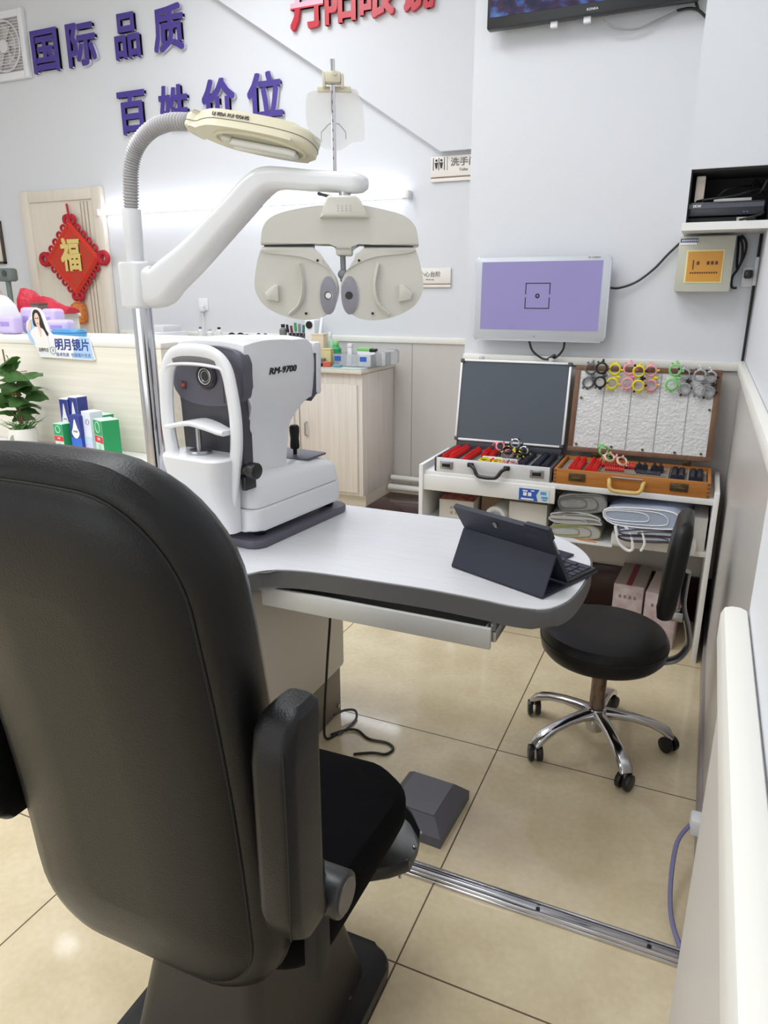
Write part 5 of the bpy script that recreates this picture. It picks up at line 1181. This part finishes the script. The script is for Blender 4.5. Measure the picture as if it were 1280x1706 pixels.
def specs(label, px, Y, m, rz):
    t = onbench('spectacles', label, 'spectacles', px, Y, 'spectacles on the bench', rz)
    mb = MB()
    for s in (-1, 1): mb.tube([Vector((s*0.033+0.026*math.cos(a), 0, 0.026+0.02*math.sin(a))) for a in [2*PI*k/18 for k in range(18)]], 0.004, 6, closed=True)
    mb.tube([(-0.008, 0, 0.03), (0, 0, 0.034), (0.008, 0, 0.03)], 0.0035, 6); mb.go('frame_front', m, t)
    for s in (-1, 1): MB().tube([(s*0.06, 0, 0.034), (s*0.062, 0.09, 0.032), (s*0.058, 0.13, 0.012)], 0.003, 6, smooth=3).go('temple', m, t)
    for s in (-1, 1): MB().prism(ellipse(0.025, 0.019, 18, s*0.033, 0.026), 'xz', -0.001, 0.001).go('lens', mat('smoky_lens', (70, 70, 74), 0.1), t, smooth=0)
specs('dark spectacles lying on the bench right of the black lidded jar', 395, 4.43, BLACKP, 0.3)
specs('dark sunglasses lying on the bench left of the tool rack', 438, 4.43, BLACKP, -0.2)
# tool rack with handles
p0, p1 = bx(480, 560, 4.44), bx(514, 560, 4.44)
t = thing('tool_rack', 'low dark rack holding hand tools on the bench behind the autorefractor', 'rack', ((p0+p1)/2, 4.44, ZB))
mb = MB(); Lr = p1-p0; mb.box((0, 0, 0.005), (Lr, 0.06, 0.008)); mb.box((0, 0.024, 0.03), (Lr, 0.01, 0.05)); mb.box((0, -0.024, 0.022), (Lr, 0.008, 0.035)); mb.go('rack_body', DGREY, t)
for k, (m_, hh, d) in enumerate(((BLACKP, 0.102, 'black screwdriver standing leftmost in the tool rack'), (mat('wine', (120, 40, 60), 0.4), 0.095, 'wine red handled tool in the rack'), (GREENB, 0.116, 'green handled tool in the rack'), (STEEL, 0.109, 'steel tweezers standing in the rack'), (mat('teal', (60, 130, 120), 0.4), 0.102, 'teal handled screwdriver in the rack'), (BLACKP, 0.119, 'black pliers standing rightmost in the tool rack'))):
    xx = p0+Lr*(k+0.5)/6
    t = thing('hand_tool', d, 'tool', (xx, 4.438, ZB+0.0105), 0, 'tools in the rack')
    MB().cyl((0, 0, 0), (0.003*(k-3), 0, hh*0.5), 0.004, seg=8).go('shaft', STEEL, t)
    MB().tube([(0.003*(k-3), 0, hh*0.48), (0.005*(k-3), 0, hh*0.75), (0.006*(k-3), 0, hh)], 0.0095, 10).go('handle', m_, t)
t = onbench('lens_meter', 'small white bench device with black eyepiece beside the tool rack', 'device', 522, 4.44)
MB().box((0, 0, 0.075), (0.08, 0.09, 0.15), 0.01).go('body', ABSW, t)
MB().cyl((0, -0.052, 0.115), (0, -0.042, 0.115), 0.025, seg=20).go('eyepiece', BLACKP, t)
ZB -= 0.1245
bottle('green bottle beside the yellow box on the bench', 560, 4.2, 0.15, 0.035, GREENB, GREEN)
bottle('tall pale green bottle behind the green one on the bench', 551, 4.32, 0.2, 0.02, MINT, WHITEP)
c = MB(); a = Vector((bx(527, 580, 4.28), 4.28, ZB+0.006)); b = onY(537, 530, 4.40); c.cyl(a, b, 0.012, seg=12)
tag(c.go('white_stick', ABSW), 'white stick leaning up from the bench under the grey lens head', 'stick')
def bbox_(label, px, Y, d, m, rz=0, name='small_box'):
    t = onbench(name, label, 'box', px, Y, 'small boxes on the bench', rz)
    MB().box((0, 0, d[2]/2), d, 0.003).go('box_body', m, t)
    MB().box((0, 0, d[2]-0.004), (d[0]+0.002, d[1]+0.002, 0.012), 0.001).go('lid', m, t)
bbox_('beige upright box between the tool rack and the green bottle', 533, 4.24, (0.09, 0.06, 0.19), mat('beige_box', (216, 198, 170), 0.6))
bbox_('yellow green small box left of the green bottle', 547, 4.14, (0.06, 0.05, 0.105), mat('olive_yellow_box', (208, 196, 140), 0.6))
bbox_('flat grey spectacle case on the bench before the beige box', 527, 4.10, (0.12, 0.06, 0.045), mat('grey_case', (120, 116, 116), 0.5), 0.2, 'spectacle_case')
bbox_('orange red small box at the front of the bench', 545, 4.05, (0.05, 0.04, 0.03), mat('orange_red_box', (206, 96, 74), 0.5), 0.3)
bbox_('black small box at the front left of the orange red one', 530, 4.04, (0.045, 0.03, 0.018), BLACKP, -0.2)
bbox_('teal small box at the front edge below the green bottle', 562, 4.05, (0.05, 0.03, 0.014), mat('teal_box', (110, 160, 170), 0.5), 0.1)
# clear basket with contents
t = onbench('clear_basket', 'clear plastic tray with blue labels at the right end of the bench', 'tray', 598, 4.2)
mb = MB(); W_, D_ = 0.26, 0.2
for s in (-1, 1): mb.box((s*W_/2, 0, 0.04), (0.006, D_, 0.075), 0.002); mb.box((0, s*D_/2, 0.04), (W_+0.006, 0.006, 0.074), 0.002)
mb.box((0, 0, 0.004), (W_, D_, 0.006)); mb.go('tray_body', CLEAR, t)
for x in (-0.1, 0.08): MB().box((x, -D_/2-0.0045, 0.05), (0.045, 0.002, 0.03)).go('blue_label', BLUEP, t, smooth=0)
xb = bx(598, 580, 4.2)
for d, dx, dy, mm, sz, nm in (('white plastic holder standing in the clear tray', -0.06, 0, ABSW, (0.03, 0.03, 0.13), 'holder'), ('green lidded box in the clear tray', 0.03, 0.03, GREEN, (0.09, 0.05, 0.105), 'lidded_box'), ('small black lid box in the clear tray', 0.095, 0.02, BLACKP, (0.04, 0.04, 0.1), 'lidded_box')):
    tt = thing(nm, d, 'container', (xb+dx, 4.2+dy, ZB+0.0075), 0, 'contents of the clear tray')
    MB().box((0, 0, sz[2]*0.4), (sz[0], sz[1], sz[2]*0.8), 0.003).go('body', ABSW, tt); MB().box((0, 0, sz[2]*0.9), (sz[0]*1.05, sz[1]*1.05, sz[2]*0.2), 0.003).go('lid', mm, tt)
mb = MB(); mb.box((bx(643, 580, 4.3)+0.02, 4.28, ZB+0.05), (0.085, 0.24, 0.095), 0.02); tag(mb.go('plastic_bag', CLEAR), 'crumpled clear plastic bag at the far right end of the bench', 'bag')
t = thing('printer', 'white boxy printer behind the chrome pole', 'printer', (-3.72, 4.25, ZB))
MB().box((0, 0, 0.09), (0.3, 0.32, 0.18), 0.012).go('body', ABSW, t); MB().box((0, 0.02, 0.2), (0.26, 0.2, 0.05), 0.01).go('paper_lid', ABSG, t)
t = thing('display_case', 'black display box with yellow top edge behind the chrome pole', 'box', (-3.42, 4.08, ZB))
MB().box((0, 0, 0.04), (0.34, 0.1, 0.08), 0.002).go('box_body', BLACKM, t); MB().box((0, 0, 0.088), (0.345, 0.105, 0.016), 0.002).go('yellow_edge', mat('mustard', (214, 184, 70), 0.5), t)

# ================================================================== COUNTER AT THE LEFT
CY = 2.4
t = thing('shop_counter', 'cream wood grain shop counter at left behind the examination chair', 'counter', (-2.9, CY+0.25, 0))
MB().box((0, 0, 0.565), (1.62, 0.5, 1.13), 0.003).go('counter_body', CWOOD, t)
MB().box((0, 0, 1.142), (1.626, 0.504, 0.024), 0.003).go('counter_top', TRIM, t)
t = thing('display_ledge', 'white low display ledge standing before the cream counter', 'ledge', (-2.75, 2.2, 0))
MB().box((0, -0.01, 0.329), (1.4, 0.37, 0.658), 0.003).go('ledge_body', WHITE, t); MB().box((0, -0.005, 0.666), (1.41, 0.39, 0.018), 0.003).go('ledge_top', WHITE, t)
LZ = 0.6755
# advertising card
a, b = onY(35, 512, CY-0.02), onY(156, 602, CY-0.02)
Wc, Hc = b.x-a.x, a.z-b.z
t = thing('advertising_card', 'cut-out card of a woman in white beside blue lettering on the counter front', 'advert', ((a.x+b.x)/2, CY-0.004, b.z))
def cp(u, v): return ((u-0.5)*Wc, (1-v)*Hc)     # u right, v down, both 0..1
sil = [(0.03, .62), (0.0, .42), (0.02, .28), (.09, .2), (.12, .05), (.19, 0.0), (.26, .03), (.31, .16), (.34, .32), (.36, .47), (.40, .52), (.95, .55), (.97, .78), (1.0, .97), (.95, .99), (.16, .97), (.12, .8)]
MB().prism([cp(*p) for p in sil], 'xz', -0.004, 0.0).go('card', WHITEP, t, smooth=0)
def print_(name, pts, m, y, n=3):
    P_ = [(p.x, p.y) for p in spline([(*cp(*p), 0) for p in pts], n)]
    return MB().prism(P_, 'xz', y-0.0006, y).go(name, m, t, smooth=0)
print_('blue_wash', [(0.02, .6), (0.02, .42), (.06, .26), (.13, .24), (.2, .4), (.22, .7), (.12, .75)], PALEB, -0.004)
print_('blue_wash', [(.72, .72), (.8, .55), (.94, .56), (.96, .78), (.985, .97), (.66, .96)], PALEB, -0.004, 1)
print_('printed_jacket', [(.06, .5), (.1, .42), (.17, .38), (.24, .4), (.31, .5), (.33, .66), (.32, .78), (.14, .8), (.1, .64)], mat('printed_white_coat', (240, 236, 234), 0.6), -0.0047)
print_('printed_hair', [(.13, .35), (.125, .16), (.155, .06), (.20, .04), (.25, .1), (.28, .26), (.31, .42), (.34, .5), (.315, .55), (.27, .42), (.2, .37)], HAIRP, -0.0052)
print_('printed_face', [(.155, .2), (.175, .12), (.205, .11), (.23, .19), (.225, .3), (.2, .38), (.17, .33)], SKIN, -0.0058)
print_('printed_neck', [(.18, .32), (.22, .32), (.235, .46), (.22, .58), (.2, .44)], SKIN, -0.0057)
print_('printed_hand', [(.04, .38), (.06, .28), (.085, .26), (.09, .36), (.065, .46)], SKIN, -0.0056)
mb = MB()
for u in (.178, .208): mb.box((cp(u, .21)[0], -0.0062, cp(u, .21)[1]), (0.009, 0.0006, 0.004))
mb.mi = 1; mb.box((cp(.193, .31)[0], -0.0062, cp(.193, .31)[1]), (0.012, 0.0006, 0.004)); mb.go('printed_features', [HAIRP, mat('printed_lips', (200, 110, 110), 0.6)], t, smooth=0)
MB().text('明月镜片', (cp(.675, .72)[0], -0.0045, cp(.675, .70)[1]), Wc*0.51, Hc*0.235, 0.001, 0.022).go('blue_lettering', NAVYT, t, smooth=0)
MB().text('技术先进  中国镜片优选', (cp(.68, .905)[0], -0.0045, cp(.68, .90)[1]), Wc*0.52, Hc*0.075, 0.001).go('small_lettering', NAVYT, t, smooth=0)
MB().text('品牌代言', (cp(.235, .73)[0], -0.0064, cp(.235, .82)[1]), Wc*0.15, Hc*0.075, 0.001).go('name_lettering', GREYP, t, smooth=0)
mb = MB(); c_ = cp(.375, .83); mb.ring((c_[0], -0.0048, c_[1]), 0.016, 0.0012, 'y', 24, 6); mb.box((c_[0], -0.0048, c_[1]), (0.003, 0.001, 0.014)); mb.box((c_[0]+0.002, -0.0048, c_[1]+0.003), (0.008, 0.001, 0.002)); mb.go('round_badge', GREYP, t, smooth=0)

# cartons on the ledge
def sol(label, x0, x1, ytop, ybot, Y, dp, rz, base, side, bands):
    A, B = onY(x0, ytop, Y), onY(x1, ytop, Y); top = onY((x0+x1)/2, ytop, Y).z
    Wd = (B.x-A.x); h = top-LZ
    t = thing('solution_carton', label, 'carton', ((A.x+B.x)/2, Y+dp/2, LZ), rz, 'lens solution cartons on the ledge')
    MB().box((0, 0, h/2), (Wd, dp, h), 0.0015).go('carton_body', base, t, smooth=0)
    if side: MB().box((Wd/2+0.0006, 0, h/2), (0.001, dp*0.98, h*0.98)).go('side_print', side, t, smooth=0)
    for z0, z1, m in bands: MB().box((0, -dp/2-0.0006, (z0+z1)/2*h), (Wd*0.98, 0.001, (z1-z0)*h)).go('front_band', m, t, smooth=0)
    return t, Wd, h, dp
def drop(t, Wd, h, dp, z, hh):
    P_ = [(p.x, p.y) for p in spline([(0, z+hh*0.55, 0), (Wd*0.2, z+hh*0.1, 0), (Wd*0.36, z-hh*0.2, 0), (Wd*0.2, z-hh*0.42, 0), (0, z-hh*0.5, 0), (-Wd*0.2, z-hh*0.42, 0), (-Wd*0.36, z-hh*0.2, 0), (-Wd*0.2, z+hh*0.1, 0)], 4)]
    d = MB().prism(P_, 'xz', -dp/2-0.002, -dp/2-0.001).go('white_drop', WHITEP, t, smooth=0)
    MB().text('护理液', (0, -dp/2-0.0022, z-hh*0.12), Wd*0.4, None, 0.0006, 0.01).go('lettering', GREYP, d, smooth=0)
BLC = mat('royal_blue_carton', (46, 104, 204), 0.4); NVC = mat('navy_carton', (46, 60, 140), 0.4)
for lb, x0, x1, yt, yb, Y, rz in (('tall blue carton with white drop at the back left of the ledge', 98, 112, 664, 720, 2.31, -0.05), ('tall blue carton with white drop at the back, right of its twin', 113, 128, 661, 720, 2.315, -0.08), ('blue carton with large white drop in the front row of the ledge', 114, 134, 692, 757, 2.23, -0.12)):
    t, Wd, h, dp = sol(lb, x0, x1, yt, yb, Y, 0.055, rz, WHITEP if yt < 680 else NVC, NVC, ((0.0, 0.45, BLC), (0.45, 0.98, NVC)))
    drop(t, Wd, h, dp, h*0.66, h*0.45)
def green_box(lb, x0, x1, yt, yb, Y, rz, dp):
    t, Wd, h, dp = sol(lb, x0, x1, yt, yb, Y, dp, rz, MINT, GREENB, ((0.62, 0.98, GREENB), (0.44, 0.60, RED)))
    mb = MB(); mb.ring((0, -dp/2-0.0015, h*0.82), Wd*0.26, 0.0015, 'y', 20, 6); mb.go('round_mark', MINT, t, smooth=0)
    P_ = [(p.x, p.y) for p in spline([(0, h*0.4, 0), (Wd*0.22, h*0.2, 0), (0, h*0.06, 0), (-Wd*0.22, h*0.2, 0)], 5)]
    MB().prism(P_, 'xz', -dp/2-0.0018, -dp/2-0.001).go('drop_mark', mat('pale_green_print', (150, 212, 176), 0.5), t, smooth=0)
    MB().text('护理', (0, -dp/2-0.0014, h*0.53), Wd*0.3, None, 0.0006).go('lettering', WHITEP, t, smooth=0)
green_box('small green and mint carton at the left of the front row', 88, 104, 706, 752, 2.22, -0.1, 0.05)
green_box('large green and mint carton with dark green side at the right end of the ledge', 152, 178, 700, 762, 2.20, -0.42, 0.075)
green_box('green carton lid showing behind the large green carton', 150, 176, 690, 740, 2.30, -0.2, 0.05)
t, Wd, h, dp = sol('pale lilac carton with bluish drops between the blue and green cartons', 134, 152, 686, 757, 2.235, 0.06, -0.2, PAPER, PAPER, ((0.02, 0.3, mat('lilac_print', (206, 200, 232), 0.5)), (0.3, 0.45, mat('aqua_print', (190, 216, 232), 0.5))))
mb = MB(); mb.ring((0.01, -dp/2-0.0015, h*0.78), Wd*0.18, 0.0012, 'y', 18, 6); mb.go('round_mark', mat('violet_print', (150, 130, 190), 0.5), t, smooth=0)
# potted plant
a = onY(42, 745, 2.26)
t = thing('potted_plant', 'leafy green plant in a white glazed pot at the left of the ledge', 'plant', (a.x, 2.26, LZ))
MB().lathe([(0.04, 0), (0.05, 0.004), (0.06, 0.03), (0.064, 0.06), (0.060, 0.088), (0.054, 0.092), (0.05, 0.084), (0.01, 0.08)], seg=28).go('pot', POT, t)
MB().prism([(p.x, p.y) for p in spline([(-0.005, 0.02, 0), (0.012, 0.045, 0), (0.01, 0.07, 0), (-0.01, 0.05, 0)], 4)], 'xz', -0.0645, -0.060).go('painted_leaf', mat('grey_green_paint', (150, 160, 140), 0.4), t)
rnd = random.Random(3)
stems = [[(0, 0, 0.08), (-0.015, 0, 0.2), (-0.04, 0.0, 0.32), (-0.05, 0, 0.44)], [(0.01, 0, 0.08), (0.015, -0.01, 0.2), (0.0, -0.01, 0.30)], [(-0.01, 0.01, 0.08), (-0.02, 0.01, 0.2), (0.01, 0.01, 0.33)]]
mb = MB()
for s_ in stems: mb.tube(s_, 0.0035, 6, smooth=4)
fol = MB()
def leaf(m, p, L, az, el, lob=5):
    d = Vector((math.cos(az)*math.cos(el), math.sin(az)*math.cos(el), math.sin(el))); sd = d.cross(Vector((0, 0, 1))).normalized(); n = sd.cross(d).normalized()
    pts = []
    for k in range(17):
        a_ = -PI+2*PI*k/16; r_ = L*(0.62+0.22*abs(math.cos(a_*lob/2)))*(0.8 if abs(a_) > 2.4 else 1)
        pts.append((p+d*L*0.5+d*r_*math.cos(a_)*0.75+sd*r_*math.sin(a_)*0.72-n*0.35*r_*r_/L*math.sin(a_)**2))
    t2 = bmesh.new(); c_ = t2.verts.new(p+d*L*0.5+n*0.004); v = [t2.verts.new(q) for q in pts[:-1]]
    for k in range(len(v)): t2.faces.new((c_, v[k], v[(k+1) % len(v)]))
    r = bmesh.ops.solidify(t2, geom=t2.faces[:], thickness=0.0012)
    m._add(t2)
for px, py, L in ((10, 592, .05), (18, 600, .04), (6, 606, .045), (28, 615, .06), (45, 618, .05), (55, 622, .05), (12, 625, .05), (5, 636, .045), (30, 640, .06), (40, 648, .05), (60, 650, .05), (66, 646, .04), (20, 655, .05), (33, 660, .05), (15, 668, .045), (50, 668, .05), (45, 680, .05), (52, 678, .045), (12, 684, .05), (38, 688, .05), (30, 672, .05), (22, 635, .05), (48, 632, .045), (3, 650, .05)):
    q = onY(px, py, 2.26+rnd.uniform(-0.05, 0.05))-Vector((a.x, 2.26, LZ)); base = Vector((-0.02, 0, q.z-0.03)); 
    az = rnd.uniform(0, 2*PI); L *= 1.75; leaf(fol, q-Vector((math.cos(az), math.sin(az), 0))*L*0.5, L, az, rnd.uniform(-0.9, 0.1))
    mb.tube([base, (base+q)/2+Vector((0, 0, 0.01)), q], 0.0016, 5, smooth=3)
for k in range(46):
    az = rnd.uniform(0, 2*PI); el = rnd.uniform(0.4, 1.3); p_ = Vector((rnd.uniform(-0.03, 0.03), rnd.uniform(-0.03, 0.03), 0.082))
    fol.tube([p_, p_+Vector((math.cos(az)*0.04, math.sin(az)*0.04, 0.03)), p_+Vector((math.cos(az)*0.085, math.sin(az)*0.08, 0.05*el))], lambda t_: 0.003*(1.05-t_), 5, smooth=3)
mb.go('stem', STEM, t); fol.go('foliage', LEAF, t)
# things on and behind the counter top
CZ = 1.1545
def oncounter(px, Y): return onY(px, 560, Y).x
t = thing('blue_case', 'sky blue plastic case lying on the counter right of the advert woman', 'case', (oncounter(116, 2.6), 2.6, CZ))
MB().prism(rrect(0.17, 0.09, 0.03, 6), 'xy', 0, 0.035, 0.01, 3).go('case_body', SKYB, t); MB().prism(rrect(0.172, 0.092, 0.03, 6), 'xy', 0.017, 0.02, 0.001).go('case_seam', BLUEP, t)
for lb, px, Y, w_, h_, rz in (('lilac tissue pack leaning upright on the counter behind the woman card', 93, 2.74, 0.11, 0.125, -0.15), ('lilac tissue pack lying slanted before the upright one', 103, 2.66, 0.13, 0.075, 0.2), ('lilac tissue pack at the left edge of the counter beside the white hood', 20, 2.66, 0.11, 0.09, 0.1), ('lilac pack behind the head of the advert woman', 56, 2.76, 0.08, 0.13, 0.0)):
    t = thing('tissue_pack', lb, 'tissue pack', (oncounter(px, Y), Y, CZ), rz, 'tissue packs on the counter')
    MB().box((0, 0, h_/2), (w_, 0.07, h_), 0.018, seg=3).go('pack_body', LILACW, t); MB().box((0, -0.0355, h_*0.55), (w_*0.5, 0.002, h_*0.25), 0.001).go('opening_flap', mat('violet_label', (160, 140, 205), 0.5), t)
t = thing('white_hood', 'rounded white machine hood at the left edge behind the counter', 'machine', (oncounter(5, 2.74), 2.74, CZ))
m = MB(); m.prism([(p.x, p.y) for p in spline([(-0.14, 0.0, 0), (-0.15, 0.12, 0), (-0.08, 0.19, 0), (0.03, 0.17, 0), (0.08, 0.09, 0), (0.1, 0.0, 0)], 5, False)], 'xz', -0.06, 0.06, 0.015, 3); m.go('hood', ABSW, t)
MB().box((-0.03, -0.062, 0.05), (0.1, 0.006, 0.06), 0.002).go('hood_slot', mat('slot_grey', (170, 170, 174), 0.5), t)
t = thing('brown_box', 'dark brown upright box on the counter behind the advert woman', 'box', (oncounter(72, 2.82), 2.82, CZ))
MB().box((0, 0, 0.075), (0.06, 0.06, 0.15), 0.003).go('box_body', mat('dark_brown_box', (110, 88, 80), 0.6), t); MB().box((0, 0, 0.146), (0.062, 0.062, 0.012), 0.002).go('lid', mat('dark_brown_lid', (96, 76, 70), 0.6), t)
# shelf board behind carrying bags
t = thing('rear_stand', 'pale stand behind the counter carrying the red bag', 'stand', (onY(20, 520, 3.0).x, 3.06, 0))
MB().box((0, 0, 1.235), (0.62, 0.3, 0.02), 0.003).go('board', TRIM, t)
for s in (-1, 1): MB().box((s*0.29, 0, 0.6125), (0.02, 0.28, 1.225), 0.002).go('side_panel', TRIM, t)
SZ2 = 1.2455
m = MB(); rings = []
for k in range(13):
    u = k/12; rings.append([(-0.17+0.36*u, 0.06*v+0.012*math.sin(9*u+v), SZ2*0+(0.115*(1-u)**0.8+0.02)*max(w_, 0.02)+0.012*math.sin(14*u)*w_) for v, w_ in ((-1, 0.0), (-0.9, 0.55), (-0.4, 1.0), (0.2, 0.92), (0.8, 0.6), (1, 0.0))])
m.loft(rings); p_ = onY(58, 510, 3.04)
t = tag(m.go('red_bag', mat('crimson_wrap', (196, 30, 56), 0.4, bump=(30, 0.6)), loc=(p_.x, 3.13, SZ2+0.001)), 'crumpled crimson bag lying on the stand behind the counter', 'bag')
p_ = onY(12, 500, 3.0)
t = thing('shopping_bag', 'beige and dark printed bag leaning at the left edge beside the crimson bag', 'bag', (p_.x-0.06, 2.97, SZ2), 0.03)
m = MB(); m.prism([(-0.14, 0), (0.12, 0), (0.02, 0.13), (-0.09, 0.2), (-0.16, 0.2)], 'xz', -0.03, 0.03, 0.008); m.go('bag_body', mat('peach_print', (222, 190, 164), 0.5, noise=((16, 16, 16), 0.3, (120, 96, 92))), t)
m = MB(); m.tube([(-0.15, -0.034, 0.18), (-0.04, -0.036, 0.1), (0.08, -0.034, 0.01)], 0.006, 6); m.go('bag_strap', DGREY, t)
p_ = onY(12, 458, 4.2)
t = thing('standing_device', 'grey green small device standing at the left edge by the door frame', 'device', (p_.x, 4.2, 0))
MB().cyl((0, 0, 0), (0, 0, p_.z-0.05), 0.02, seg=14).go('post', mat('grey_green', (110, 122, 118), 0.5), t)
MB().box((0, 0, p_.z), (0.16, 0.08, 0.1), 0.02).go('head', mat('grey_green', (110, 122, 118), 0.5), t)
MB().cyl((0.02, -0.045, p_.z+0.01), (0.02, -0.035, p_.z+0.01), 0.025, seg=16).go('dial', DGREY, t)
MB().cyl((0, 0, 0.0), (0, 0, 0.02), 0.12, seg=20).go('foot', DGREY, t)
